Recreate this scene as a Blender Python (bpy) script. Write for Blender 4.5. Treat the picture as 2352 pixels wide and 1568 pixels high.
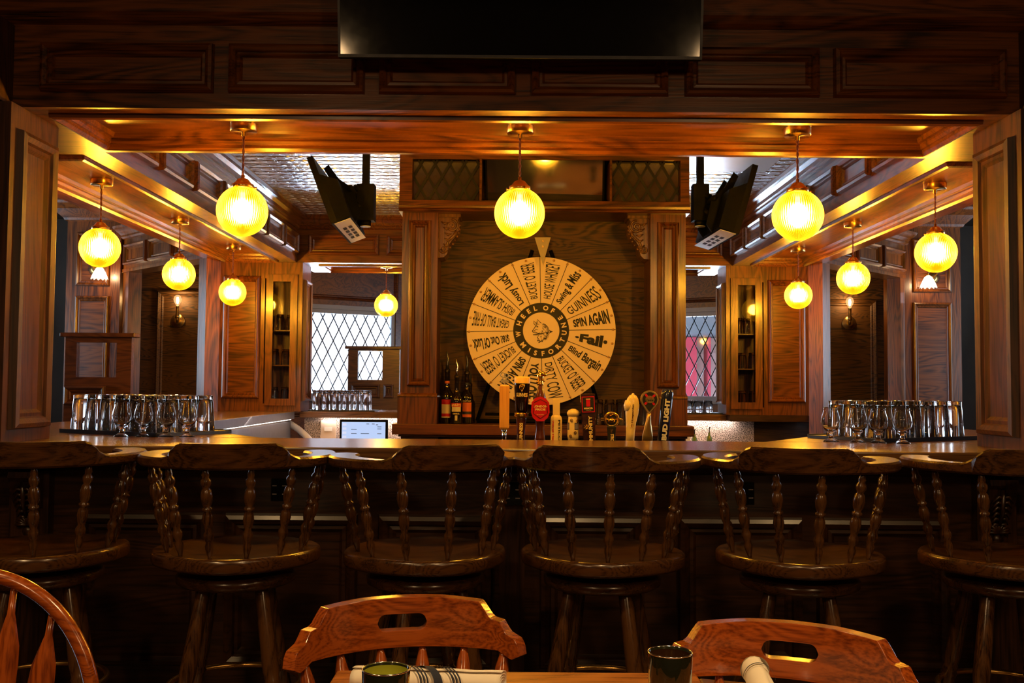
import bpy, bmesh, math, random
from mathutils import Vector, Matrix, Euler
random.seed(7)
PI = math.pi
for o in list(bpy.data.objects): bpy.data.objects.remove(o)
SC = bpy.context.scene
COL = SC.collection

# ---------------------------------------------------------------- camera
CAMZ = 1.28
FPX = 2250.0
cam_d = bpy.data.cameras.new('camera'); cam = bpy.data.objects.new('camera', cam_d); COL.objects.link(cam)
cam_d.sensor_width = 36; cam_d.lens = 36*FPX/2352; cam_d.clip_start = 0.05; cam_d.clip_end = 200
CR = (Matrix.Rotation(0.0018, 3, 'Z') @ Matrix.Rotation(PI/2+math.atan(104/FPX), 3, 'X') @ Matrix.Rotation(0.0080, 3, 'Z'))
cam.matrix_world = Matrix.Translation((0, 0, CAMZ)) @ CR.to_4x4()
SC.camera = cam
def at(x, y, Y):
    """world point at depth Y that measures to photo point (x, y)"""
    d = CR @ Vector(((x-1176)/FPX, -(y-784)/FPX, -1))
    t = Y/d.y
    return Vector((d.x*t, Y, CAMZ+d.z*t))

# ---------------------------------------------------------------- world, exposure
W = bpy.data.worlds.new('world'); SC.world = W; W.use_nodes = True
bg = W.node_tree.nodes['Background']; bg.inputs[0].default_value = (0.72, 0.86, 1.0, 1); bg.inputs[1].default_value = 1.45
SC.view_settings.view_transform = 'Standard'; SC.view_settings.look = 'None'
SC.view_settings.exposure = 0.3; SC.view_settings.gamma = 1; SC.view_settings.use_curve_mapping = False

def lamp_area(name, loc, direction, sx, sy, power, color, spread=PI):
    l = bpy.data.lights.new(name, 'AREA'); l.shape = 'RECTANGLE'; l.size = sx; l.size_y = sy
    l.energy = power; l.color = color; l.spread = spread
    o = bpy.data.objects.new(name, l); COL.objects.link(o); o.location = loc
    o.rotation_euler = Vector(direction).to_track_quat('-Z', 'Y').to_euler()
    return o
def lamp_point(name, loc, power, color, radius=0.03, parent=None):
    l = bpy.data.lights.new(name, 'POINT'); l.energy = power; l.color = color; l.shadow_soft_size = radius
    o = bpy.data.objects.new(name, l); COL.objects.link(o); o.location = loc
    if parent: o.parent = parent
    return o
DAY = (0.62, 0.80, 1.0)
# daylight entering at the windows, plus added low fill lamps outside
P_BACKWIN, P_SIDEWIN, P_FRONT = 330, 64, 9
for lx in (-2.3, 0.0, 2.3):
    lamp_area('sky_light', (lx, 12.6, 3.3), (-lx*0.25, -1, -0.75), 2.2, 1.6, P_BACKWIN, DAY)
    lamp_area('tin_fill_light', (lx, 12.3, 0.45), (-lx*0.25, -1, 0.60), 2.2, 1.0, P_BACKWIN*4.5, DAY)  # added upward fill below the sill, out of view, brightens the tin ceiling
lamp_area('daylight_side_left', (-5.45, 7.1, 1.75), (1, -0.3, 0.6), 2.6, 1.3, P_SIDEWIN, DAY)
lamp_area('daylight_side_right', (5.45, 7.1, 1.75), (-1, -0.3, 0.6), 2.6, 1.3, P_SIDEWIN, DAY)
# warm ceiling lights of the dining room in front of the bar
for (lx, ly, pw) in ((-1.6, 0.9, P_FRONT), (0.3, 1.0, P_FRONT), (1.9, 0.9, P_FRONT)):
    lamp_area('ceiling_downlight', (lx, ly, 2.86), (0, 0.25, -1), 0.14, 0.14, pw, (1.0, 0.62, 0.26), 1.9)

for lx in (-1.4, 1.5): lamp_point('front_fill_lamp', (lx, -0.9, 2.45), 36, (1.0, 0.60, 0.27), 0.12)  # added unseen warm fill behind the camera, brightens the beam fascia

# ---------------------------------------------------------------- materials
def new_mat(name):
    m = bpy.data.materials.new(name); m.use_nodes = True
    nt = m.node_tree; b = nt.nodes['Principled BSDF']
    return m, nt, b
def simple(name, col, rough=0.5, metal=0.0, spec=None, coat=0, emit=None, es=0, trans=0, ior=1.45, alpha=1):
    m, nt, b = new_mat(name)
    b.inputs['Base Color'].default_value = (*col, 1); b.inputs['Roughness'].default_value = rough
    b.inputs['Metallic'].default_value = metal; b.inputs['Coat Weight'].default_value = coat
    b.inputs['Transmission Weight'].default_value = trans; b.inputs['IOR'].default_value = ior
    if spec is not None: b.inputs['Specular IOR Level'].default_value = spec
    if emit: b.inputs['Emission Color'].default_value = (*emit, 1); b.inputs['Emission Strength'].default_value = es
    n = nt.nodes.new('ShaderNodeTexNoise'); n.inputs['Scale'].default_value = 30
    mr = nt.nodes.new('ShaderNodeMapRange'); mr.inputs['To Min'].default_value = max(0, rough*0.85); mr.inputs['To Max'].default_value = min(1, rough*1.15+0.01)
    tc = nt.nodes.new('ShaderNodeTexCoord'); nt.links.new(tc.outputs['Object'], n.inputs['Vector'])
    nt.links.new(n.outputs['Fac'], mr.inputs['Value']); nt.links.new(mr.outputs[0], b.inputs['Roughness'])
    return m
def wood(name, dark, light, axis='X', rough=0.34, scale=1.0, coat=0.25, fig=1.0, bump=0.25, ramp=(0.55, 1.0)):
    """oak: long streaks along `axis`, cathedral figure and fine open pores"""
    m, nt, b = new_mat(name); N = nt.nodes; L = nt.links
    tc = N.new('ShaderNodeTexCoord')
    def mp(s_long, s_cross):
        mpn = N.new('ShaderNodeMapping')
        v = [s_cross*scale]*3; v['XYZ'.index(axis)] = s_long*scale
        mpn.inputs['Scale'].default_value = v
        L.new(tc.outputs['Object'], mpn.inputs['Vector']); return mpn
    m1 = mp(0.7, 5.0)
    n1 = N.new('ShaderNodeTexNoise'); n1.inputs['Scale'].default_value = 1.0; n1.inputs['Detail'].default_value = 2; n1.inputs['Distortion'].default_value = 0.6
    L.new(m1.outputs[0], n1.inputs['Vector'])
    mul = N.new('ShaderNodeMath'); mul.operation = 'MULTIPLY'; mul.inputs[1].default_value = 16*fig
    L.new(n1.outputs['Fac'], mul.inputs[0])
    fr = N.new('ShaderNodeMath'); fr.operation = 'PINGPONG'; fr.inputs[1].default_value = 0.5
    L.new(mul.outputs[0], fr.inputs[0])
    m2 = mp(5, 160)
    n2 = N.new('ShaderNodeTexNoise'); n2.inputs['Scale'].default_value = 1.0; n2.inputs['Detail'].default_value = 3
    L.new(m2.outputs[0], n2.inputs['Vector'])
    m3 = mp(0.8, 3.0)
    n3 = N.new('ShaderNodeTexNoise'); n3.inputs['Scale'].default_value = 1.0
    L.new(m3.outputs[0], n3.inputs['Vector'])
    a = N.new('ShaderNodeMath'); a.operation = 'MULTIPLY_ADD'; a.inputs[1].default_value = 0.7
    L.new(fr.outputs[0], a.inputs[0]); 
    k = N.new('ShaderNodeMath'); k.operation = 'MULTIPLY'; k.inputs[1].default_value = 0.9
    L.new(n2.outputs['Fac'], k.inputs[0]); L.new(k.outputs[0], a.inputs[2])
    a2 = N.new('ShaderNodeMath'); a2.operation = 'MULTIPLY_ADD'; a2.inputs[1].default_value = 0.5
    L.new(n3.outputs['Fac'], a2.inputs[0]); L.new(a.outputs[0], a2.inputs[2])
    cr = N.new('ShaderNodeValToRGB'); e = cr.color_ramp.elements
    e[0].position = ramp[0]; e[0].color = (*dark, 1); e[1].position = ramp[1]; e[1].color = (*light, 1)
    L.new(a2.outputs[0], cr.inputs[0]); L.new(cr.outputs[0], b.inputs['Base Color'])
    b.inputs['Roughness'].default_value = rough; b.inputs['Coat Weight'].default_value = coat; b.inputs['Coat Roughness'].default_value = 0.18
    bp = N.new('ShaderNodeBump'); bp.inputs['Strength'].default_value = bump; bp.inputs['Distance'].default_value = 0.0015
    L.new(a.outputs[0], bp.inputs['Height']); L.new(bp.outputs[0], b.inputs['Normal'])
    return m
D0, L0 = (0.021, 0.0048, 0.0006), (0.160, 0.045, 0.0048)
WX = wood('oak_x', D0, L0, 'X'); WY = wood('oak_y', D0, L0, 'Y'); WZ = wood('oak_z', D0, L0, 'Z')
OL = wood('oak_olive', (0.012, 0.0045, 0.0005), (0.088, 0.035, 0.0035), 'X', fig=1.9, rough=0.6, coat=0.0, ramp=(0.70, 0.92))
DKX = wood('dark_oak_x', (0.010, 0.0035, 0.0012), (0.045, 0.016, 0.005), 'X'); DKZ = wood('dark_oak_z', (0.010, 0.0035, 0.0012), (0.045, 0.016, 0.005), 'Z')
CT = wood('counter_oak', (0.055, 0.022, 0.006), (0.17, 0.075, 0.022), 'X', rough=0.24, coat=0.35, bump=0.12)
CTY = wood('counter_oak_y', (0.055, 0.022, 0.006), (0.17, 0.075, 0.022), 'Y', rough=0.24, coat=0.35, bump=0.12)
STOOL = wood('stool_oak', (0.014, 0.005, 0.0015), (0.085, 0.032, 0.008), 'X', rough=0.26, coat=0.5, scale=1.6, bump=0.15)
STOOLZ = wood('stool_oak_z', (0.016, 0.0055, 0.0015), (0.090, 0.036, 0.009), 'Z', rough=0.24, coat=0.5, scale=1.6, bump=0.1)
CH = wood('chair_oak', (0.120, 0.020, 0.0025), (0.34, 0.072, 0.009), 'X', rough=0.2, coat=0.6, scale=1.6, fig=1.6, bump=0.1)
CHZ = wood('chair_oak_z', (0.120, 0.020, 0.0025), (0.34, 0.072, 0.009), 'Z', rough=0.2, coat=0.6, scale=1.6, bump=0.1)
TB = wood('table_oak', (0.20, 0.060, 0.012), (0.45, 0.165, 0.035), 'X', rough=0.22, coat=0.5, bump=0.1)
BLACK = simple('black_plastic', (0.003, 0.003, 0.0035), 0.6, spec=0.12)
DARK = simple('dark_interior', (0.006, 0.004, 0.003), 0.6)
SCREEN = simple('dark_screen', (0.003, 0.003, 0.003), 0.07, spec=0.4)
BEZEL = simple('grey_bezel', (0.05, 0.05, 0.055), 0.45, metal=0.6)
BRASS = simple('brushed_brass', (0.78, 0.47, 0.14), 0.28, metal=1)
OLDBRASS = simple('antique_brass', (0.42, 0.27, 0.09), 0.35, metal=1)
CHROME = simple('chrome', (0.75, 0.76, 0.78), 0.12, metal=1)
STEEL = simple('brushed_steel', (0.55, 0.55, 0.57), 0.3, metal=1)
CORD = simple('copper_cord', (0.25, 0.08, 0.03), 0.6)
WHITE = simple('white_plastic', (0.75, 0.75, 0.75), 0.4)
CREAM = simple('cream_enamel', (0.95, 0.74, 0.32), 0.18, coat=0.6)
IVORY = simple('wheel_face', (0.98, 0.76, 0.50), 0.5)
INK = simple('black_ink', (0.010, 0.008, 0.005), 0.6)
CLOTH = simple('napkin_cloth', (0.78, 0.72, 0.62), 0.9)
NAVY = simple('navy_stripe', (0.025, 0.03, 0.05), 0.9)
RED = simple('red_label', (0.55, 0.012, 0.012), 0.35)
ORANGE = simple('orange_label', (0.75, 0.16, 0.03), 0.4)
GOLD = simple('gold_paint', (0.85, 0.52, 0.10), 0.22, metal=1)
GLASS = simple('clear_glass', (1, 1, 1), 0.0, trans=1, ior=1.46)
GLASS.node_tree.links.remove(GLASS.node_tree.nodes['Principled BSDF'].inputs['Roughness'].links[0]); GLASS.node_tree.nodes['Principled BSDF'].inputs['Roughness'].default_value = 0.0
PLATE = simple('plate_glaze', (0.80, 0.74, 0.60), 0.2, coat=0.4)
BOTTLE = simple('dark_bottle_glass', (0.010, 0.006, 0.004), 0.08, coat=0.5)

def pane_mat():
    m, nt, b = new_mat('window_glass'); N = nt.nodes; L = nt.links
    out = N['Material Output']; N.remove(b)
    t = N.new('ShaderNodeBsdfTransparent'); t.inputs[0].default_value = (0.97, 0.98, 1, 1)
    g = N.new('ShaderNodeBsdfGlossy'); g.inputs['Roughness'].default_value = 0.03
    f = N.new('ShaderNodeFresnel'); f.inputs[0].default_value = 1.4
    n = N.new('ShaderNodeTexNoise'); n.inputs['Scale'].default_value = 3
    bp = N.new('ShaderNodeBump'); bp.inputs['Strength'].default_value = 0.03; L.new(n.outputs['Fac'], bp.inputs['Height']); L.new(bp.outputs[0], g.inputs['Normal'])
    mx = N.new('ShaderNodeMixShader'); L.new(f.outputs[0], mx.inputs[0]); L.new(t.outputs[0], mx.inputs[1]); L.new(g.outputs[0], mx.inputs[2])
    L.new(mx.outputs[0], out.inputs['Surface']); return m
PANE = pane_mat()
def globe_mat():
    """ribbed amber diffusing glass lit from inside: it glows, and part of the bulb's light passes straight through"""
    m, nt, b = new_mat('amber_ribbed_glass'); N = nt.nodes; L = nt.links
    out = N['Material Output']; N.remove(b)
    em = N.new('ShaderNodeEmission'); em.inputs[0].default_value = (1.0, 0.45, 0.0, 1); em.inputs[1].default_value = 0.80
    tr = N.new('ShaderNodeBsdfTransparent'); tr.inputs[0].default_value = (0.90, 0.76, 0.40, 1)
    rf = N.new('ShaderNodeBsdfRefraction'); rf.inputs['Color'].default_value = (1.0, 0.62, 0.10, 1); rf.inputs['Roughness'].default_value = 0.5; rf.inputs['IOR'].default_value = 1.15
    gl = N.new('ShaderNodeBsdfGlossy'); gl.inputs['Roughness'].default_value = 0.15; gl.inputs['Color'].default_value = (0.05, 0.05, 0.05, 1)
    tc = N.new('ShaderNodeTexCoord'); sp = N.new('ShaderNodeSeparateXYZ'); L.new(tc.outputs['Object'], sp.inputs[0])
    at2 = N.new('ShaderNodeMath'); at2.operation = 'ARCTAN2'; L.new(sp.outputs[0], at2.inputs[0]); L.new(sp.outputs[1], at2.inputs[1])
    mu = N.new('ShaderNodeMath'); mu.operation = 'MULTIPLY'; mu.inputs[1].default_value = 64; L.new(at2.outputs[0], mu.inputs[0])
    si = N.new('ShaderNodeMath'); si.operation = 'SINE'; L.new(mu.outputs[0], si.inputs[0])
    bp = N.new('ShaderNodeBump'); bp.inputs['Strength'].default_value = 0.8; bp.inputs['Distance'].default_value = 0.002; L.new(si.outputs[0], bp.inputs['Height'])
    L.new(bp.outputs[0], rf.inputs['Normal']); L.new(bp.outputs[0], gl.inputs['Normal'])
    mr = N.new('ShaderNodeMapRange'); mr.inputs['From Min'].default_value = -1; mr.inputs['To Min'].default_value = 0.46; mr.inputs['To Max'].default_value = 0.60
    L.new(si.outputs[0], mr.inputs[0]); L.new(mr.outputs[0], em.inputs[1])
    mx = N.new('ShaderNodeMixShader'); mx.inputs[0].default_value = 0.75; L.new(tr.outputs[0], mx.inputs[1]); L.new(rf.outputs[0], mx.inputs[2])
    a1 = N.new('ShaderNodeAddShader'); L.new(mx.outputs[0], a1.inputs[0]); L.new(em.outputs[0], a1.inputs[1])
    a2 = N.new('ShaderNodeAddShader'); L.new(a1.outputs[0], a2.inputs[0]); L.new(gl.outputs[0], a2.inputs[1])
    L.new(a2.outputs[0], out.inputs['Surface']); return m
GLOBE = globe_mat()
def bulb_mat(name, col, strength, pas=0.9):
    m, nt, b = new_mat(name); N = nt.nodes; L = nt.links
    out = N['Material Output']; N.remove(b)
    em = N.new('ShaderNodeEmission'); em.inputs[0].default_value = (*col, 1); em.inputs[1].default_value = strength
    tr = N.new('ShaderNodeBsdfTransparent'); tr.inputs[0].default_value = (pas, pas, pas, 1)
    a1 = N.new('ShaderNodeAddShader'); L.new(em.outputs[0], a1.inputs[0]); L.new(tr.outputs[0], a1.inputs[1])
    L.new(a1.outputs[0], out.inputs['Surface']); return m
BULB = bulb_mat('frosted_bulb', (1.0, 0.93, 0.80), 2.2)
FILAMENT = bulb_mat('lit_filament_bulb', (1.0, 0.62, 0.25), 3.0)
MILK = bulb_mat('lit_milk_glass', (1.0, 0.86, 0.62), 1.2, 0.85)

def tin_mat():
    m, nt, b = new_mat('pressed_tin'); N = nt.nodes; L = nt.links
    b.inputs['Base Color'].default_value = (0.80, 0.83, 0.86, 1); b.inputs['Metallic'].default_value = 0.75; b.inputs['Roughness'].default_value = 0.26
    tc = N.new('ShaderNodeTexCoord')
    mp = N.new('ShaderNodeMapping'); mp.inputs['Scale'].default_value = (1, 1, 1); L.new(tc.outputs['Object'], mp.inputs[0])
    sp = N.new('ShaderNodeSeparateXYZ'); L.new(mp.outputs[0], sp.inputs[0])
    def sn(src, k, ph=0):
        mu = N.new('ShaderNodeMath'); mu.operation = 'MULTIPLY_ADD'; mu.inputs[1].default_value = k; mu.inputs[2].default_value = ph; L.new(src, mu.inputs[0])
        s = N.new('ShaderNodeMath'); s.operation = 'SINE'; L.new(mu.outputs[0], s.inputs[0]); return s.outputs[0]
    def mth(op, a, bb):
        q = N.new('ShaderNodeMath'); q.operation = op
        for i, v in enumerate((a, bb)):
            if isinstance(v, (int, float)): q.inputs[i].default_value = v
            else: L.new(v, q.inputs[i])
        return q.outputs[0]
    p = 2*PI/0.152
    # wavy rows that run along X, mirrored by row, inside square panels
    wx = sn(sp.outputs[0], p)
    wob = mth('MULTIPLY', wx, 1.3)
    yy = mth('ADD', mth('MULTIPLY', sp.outputs[1], 2*PI/0.1016), wob)
    s1 = N.new('ShaderNodeMath'); s1.operation = 'SINE'; L.new(yy, s1.inputs[0])
    y2 = mth('SUBTRACT', mth('MULTIPLY', sp.outputs[1], 2*PI/0.1016), wob)
    s2 = N.new('ShaderNodeMath'); s2.operation = 'SINE'; L.new(y2, s2.inputs[0])
    h = mth('MAXIMUM', s1.outputs[0], s2.outputs[0])
    # square panel joints every 0.305 m
    px = mth('PINGPONG', sp.outputs[0], 0.1525); jx = mth('LESS_THAN', px, 0.012)
    py = mth('PINGPONG', sp.outputs[1], 0.305); jy = mth('LESS_THAN', py, 0.006)
    j = mth('MAXIMUM', jx, jy)
    hh = mth('ADD', mth('MULTIPLY', h, 0.5), mth('MULTIPLY', j, 3.0))
    nz = N.new('ShaderNodeTexNoise'); nz.inputs['Scale'].default_value = 22; L.new(tc.outputs['Object'], nz.inputs['Vector'])
    hh2 = mth('ADD', hh, mth('MULTIPLY', nz.outputs['Fac'], 0.8))
    bp = N.new('ShaderNodeBump'); bp.inputs['Strength'].default_value = 1.0; bp.inputs['Distance'].default_value = 0.022
    L.new(hh2, bp.inputs['Height']); L.new(bp.outputs[0], b.inputs['Normal'])
    return m
TIN = tin_mat()
def granite_mat():
    m, nt, b = new_mat('speckled_granite'); N = nt.nodes; L = nt.links
    v = N.new('ShaderNodeTexNoise'); v.inputs['Scale'].default_value = 140; v.inputs['Detail'].default_value = 4
    tc = N.new('ShaderNodeTexCoord'); L.new(tc.outputs['Object'], v.inputs['Vector'])
    cr = N.new('ShaderNodeValToRGB'); e = cr.color_ramp.elements
    e[0].position = 0.42; e[0].color = (0.05, 0.035, 0.03, 1); e[1].position = 0.58; e[1].color = (0.62, 0.50, 0.45, 1)
    L.new(v.outputs['Fac'], cr.inputs[0]); L.new(cr.outputs[0], b.inputs['Base Color']); b.inputs['Roughness'].default_value = 0.45
    return m
GRAN = granite_mat()
def fabric_like(name, c1, c2, sc):
    m, nt, b = new_mat(name); N = nt.nodes; L = nt.links
    v = N.new('ShaderNodeTexNoise'); v.inputs['Scale'].default_value = sc; v.inputs['Detail'].default_value = 5
    tc = N.new('ShaderNodeTexCoord'); L.new(tc.outputs['Object'], v.inputs['Vector'])
    cr = N.new('ShaderNodeValToRGB'); e = cr.color_ramp.elements
    e[0].position = 0.35; e[0].color = (*c1, 1); e[1].position = 0.65; e[1].color = (*c2, 1)
    L.new(v.outputs['Fac'], cr.inputs[0]); L.new(cr.outputs[0], b.inputs['Base Color']); b.inputs['Roughness'].default_value = 0.6
    return m
PLASTER = fabric_like('dark_plaster', (0.03, 0.018, 0.010), (0.045, 0.028, 0.015), 4)
FACADE = fabric_like('pale_facade', (0.80, 0.82, 0.84), (0.95, 0.96, 0.97), 1.4)
FLOORM = wood('floor_boards', (0.018, 0.008, 0.003), (0.07, 0.03, 0.012), 'X', rough=0.3)

# ---------------------------------------------------------------- mesh helpers
class MB:
    def __init__(self): self.v = []; self.f = []; self.m = []; self.s = []
    def add(self, verts, faces, mi=0, smooth=False):
        b = len(self.v); self.v += [tuple(p) for p in verts]
        for f in faces: self.f.append(tuple(i+b for i in f)); self.m.append(mi); self.s.append(smooth)
        return self
    def box(self, x0, x1, y0, y1, z0, z1, mi=0):
        v = [(x, y, z) for z in (z0, z1) for y in (y0, y1) for x in (x0, x1)]
        return self.add(v, [(0, 2, 3, 1), (4, 5, 7, 6), (0, 1, 5, 4), (2, 6, 7, 3), (0, 4, 6, 2), (1, 3, 7, 5)], mi)
    def prism(self, pts, z0, z1, mi=0):
        """pts: ccw polygon in XY"""
        n = len(pts)
        v = [(p[0], p[1], z0) for p in pts]+[(p[0], p[1], z1) for p in pts]
        f = [tuple(reversed(range(n))), tuple(range(n, 2*n))]+[(i, (i+1) % n, n+(i+1) % n, n+i) for i in range(n)]
        return self.add(v, f, mi)
    def extr(self, O, U, V, N, pts, d0, d1, mi=0):
        """polygon pts (u, v) in plane O,U,V extruded along N from d0 to d1"""
        O, U, V, N = map(Vector, (O, U, V, N)); n = len(pts)
        v = [O+U*p[0]+V*p[1]+N*d0 for p in pts]+[O+U*p[0]+V*p[1]+N*d1 for p in pts]
        f = [tuple(reversed(range(n))), tuple(range(n, 2*n))]+[(i, (i+1) % n, n+(i+1) % n, n+i) for i in range(n)]
        return self.add(v, f, mi)
    def lathe(self, prof, c=(0, 0, 0), seg=24, mi=0, axis=None, smooth=True, cap=True):
        """prof: (r, z) list; axis (p0, p1): z runs 0..1 from p0 to p1"""
        if axis:
            p0, p1 = Vector(axis[0]), Vector(axis[1]); d = p1-p0
            q = d.to_track_quat('Z', 'Y').to_matrix(); ln = d.length
            fn = lambda r, a, z: p0+q @ Vector((r*math.cos(a), r*math.sin(a), z*ln))
        else:
            fn = lambda r, a, z: Vector((c[0]+r*math.cos(a), c[1]+r*math.sin(a), c[2]+z))
        v = []; f = []
        for (r, z) in prof:
            for i in range(seg): v.append(fn(r, 2*PI*i/seg, z))
        for k in range(len(prof)-1):
            for i in range(seg):
                j = (i+1) % seg
                f.append((k*seg+i, k*seg+j, (k+1)*seg+j, (k+1)*seg+i))
        self.add(v, f, mi, smooth)
        if cap:
            b = []
            if prof[0][0] > 1e-5: self.add([v[i] for i in range(seg)], [tuple(reversed(range(seg)))], mi)
            if prof[-1][0] > 1e-5: self.add([v[(len(prof)-1)*seg+i] for i in range(seg)], [tuple(range(seg))], mi)
        return self
    def tube(self, pts, r, seg=10, mi=0, closed=False, smooth=True):
        pts = [Vector(p) for p in pts]; n = len(pts); v = []; f = []
        rr = r if isinstance(r, (list, tuple)) else [r]*n
        up = Vector((0, 0, 1)); prev = None
        for k, p in enumerate(pts):
            a = pts[(k-1) % n] if (closed or k > 0) else p; b = pts[(k+1) % n] if (closed or k < n-1) else p
            t = (b-a).normalized()
            if prev is None:
                ref = up if abs(t.dot(up)) < 0.9 else Vector((1, 0, 0))
                u = t.cross(ref).normalized()
            else: u = (prev-t*prev.dot(t)).normalized()
            prev = u; w = t.cross(u)
            for i in range(seg):
                an = 2*PI*i/seg; v.append(p+(u*math.cos(an)+w*math.sin(an))*rr[k])
        for k in range(n if closed else n-1):
            for i in range(seg):
                j = (i+1) % seg; k2 = (k+1) % n
                f.append((k*seg+i, k*seg+j, k2*seg+j, k2*seg+i))
        if not closed: f += [tuple(reversed(range(seg))), tuple((n-1)*seg+i for i in range(seg))]
        return self.add(v, f, mi, smooth)
    def frame(self, O, U, V, N, w, h, prof, mi=0, fill=True, mfill=None):
        """mitred moulding round a w x h rectangle; prof: (inset, height); the middle is closed at the last height"""
        O, U, V, N = Vector(O), Vector(U).normalized(), Vector(V).normalized(), Vector(N).normalized()
        v = []; f = []
        for (i, d) in prof:
            for (a, b) in ((i, i), (w-i, i), (w-i, h-i), (i, h-i)): v.append(O+U*a+V*b+N*d)
        for k in range(len(prof)-1):
            for i in range(4):
                j = (i+1) % 4; f.append((k*4+i, k*4+j, (k+1)*4+j, (k+1)*4+i))
        self.add(v, f, mi)
        if fill: self.add(v[-4:], [(0, 1, 2, 3)], mi if mfill is None else mfill)
        return self
    def sweep(self, path, prof, mi=0, closed=False):
        """prof (out, up) swept along an XY path [(x,y)], out = to the right of travel, mitred; up is Z"""
        n = len(path); P = [Vector((p[0], p[1])) for p in path]; z0 = path[0][2]; rings = []
        for k in range(n):
            d1 = (P[k]-P[k-1]).normalized() if (k > 0 or closed) else None
            d2 = (P[(k+1) % n]-P[k]).normalized() if (k < n-1 or closed) else None
            if d1 is None: d1 = d2
            if d2 is None: d2 = d1
            n1 = Vector((d1.y, -d1.x)); n2 = Vector((d2.y, -d2.x)); m = (n1+n2); m = m/max(1e-6, m.length)
            m = m/max(0.2, m.dot(n1)); rings.append((P[k], m))
        v = []; f = []; q = len(prof)
        for (p, m) in rings:
            for (o, u) in prof: v.append((p.x+m.x*o, p.y+m.y*o, z0+u))
        for k in range(n if closed else n-1):
            k2 = (k+1) % n
            for i in range(q-1): f.append((k*q+i, k2*q+i, k2*q+i+1, k*q+i+1))
        if not closed: f += [tuple(range(q)), tuple(reversed(range((n-1)*q, n*q)))]
        return self.add(v, f, mi)
    def xf(self, M):
        self.v = [tuple(M @ Vector(p)) for p in self.v]; return self
    def build(self, name, mats, parent=None, bevel=0, loc=None, fix=True):
        me = bpy.data.meshes.new(name)
        me.from_pydata(self.v, [], self.f); 
        if not isinstance(mats, (list, tuple)): mats = [mats]
        for m in mats: me.materials.append(m)
        me.polygons.foreach_set('material_index', self.m); me.polygons.foreach_set('use_smooth', self.s)
        if fix:
            bm = bmesh.new(); bm.from_mesh(me); bmesh.ops.remove_doubles(bm, verts=bm.verts, dist=1e-6)
            bmesh.ops.recalc_face_normals(bm, faces=bm.faces); bm.to_mesh(me); bm.free()
        me.update()
        o = bpy.data.objects.new(name, me); COL.objects.link(o)
        if parent: o.parent = parent
        if loc: o.location = loc
        if bevel:
            md = o.modifiers.new('bevel', 'BEVEL'); md.width = bevel; md.segments = 2; md.limit_method = 'ANGLE'; md.angle_limit = 0.6
        return o
def tag(o, label=None, cat=None, group=None, kind=None):
    if label: o['label'] = label
    if cat: o['category'] = cat
    if group: o['group'] = group
    if kind: o['kind'] = kind
    return o
def empty(name, loc, rz=0, label=None, cat=None, group=None):
    o = bpy.data.objects.new(name, None); COL.objects.link(o); o.location = loc; o.rotation_euler = (0, 0, rz)
    o.empty_display_size = 0.1
    return tag(o, label, cat, group)
def kids(o): return [c for c in bpy.data.objects if c.parent == o]
def copy_tree(o, parent=None):
    c = o.copy(); COL.objects.link(c)
    if parent: c.parent = parent
    for ch in kids(o): copy_tree(ch, c)
    return c
def struct(o, label=None): return tag(o, label, kind='structure')
MOLD = [(0, 0), (0.004, 0.016), (0.014, 0.020), (0.026, 0.013), (0.030, 0.006), (0.038, 0.008), (0.046, 0.001)]
MOLDB = [(0, 0), (0.006, 0.024), (0.020, 0.030), (0.036, 0.020), (0.042, 0.010), (0.054, 0.012), (0.066, 0.001)]
MOLDS = [(i*0.6, d*0.7) for i, d in MOLD]
# ---- lettering (built-in font) as flat geometry
_tc = {}
def glyphs(s, bold=0.0, shear=0.0):
    bold += 0.008
    k = (s, bold, shear)
    if k in _tc: return _tc[k]
    c = bpy.data.curves.new('txt', 'FONT'); c.body = s; c.size = 1; c.offset = bold; c.shear = shear; c.resolution_u = 3; c.fill_mode = 'BOTH'
    o = bpy.data.objects.new('txt', c); COL.objects.link(o)
    bpy.context.view_layer.update()
    dg = bpy.context.evaluated_depsgraph_get(); me = bpy.data.meshes.new_from_object(o.evaluated_get(dg))
    vs = [v.co.copy() for v in me.vertices]; fs = [tuple(p.vertices) for p in me.polygons]
    bpy.data.objects.remove(o); bpy.data.curves.remove(c); bpy.data.meshes.remove(me)
    x0 = min(v.x for v in vs); x1 = max(v.x for v in vs); y0 = min(v.y for v in vs); y1 = max(v.y for v in vs)
    vs = [((v.x-x0)/(x1-x0), (v.y-y0)/(y1-y0)) for v in vs]
    r = (vs, fs, (x1-x0)/(y1-y0)); _tc[k] = r; return r
def letter(mb, s, fn, mi=0, bold=0.0, shear=0.0):
    """fn maps (a, b) in 0..1 x 0..1 to a point"""
    vs, fs, asp = glyphs(s, bold, shear)
    mb.add([fn(a, b) for a, b in vs], fs, mi); return mb

# ================================================================ THE ROOM
SOF = 2.265; TINZ = 2.64; TOPZ = 2.95
struct(MB().box(-5.6, 5.6, -2.7, 11.6, -0.05, 0).build('floor', FLOORM))
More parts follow.
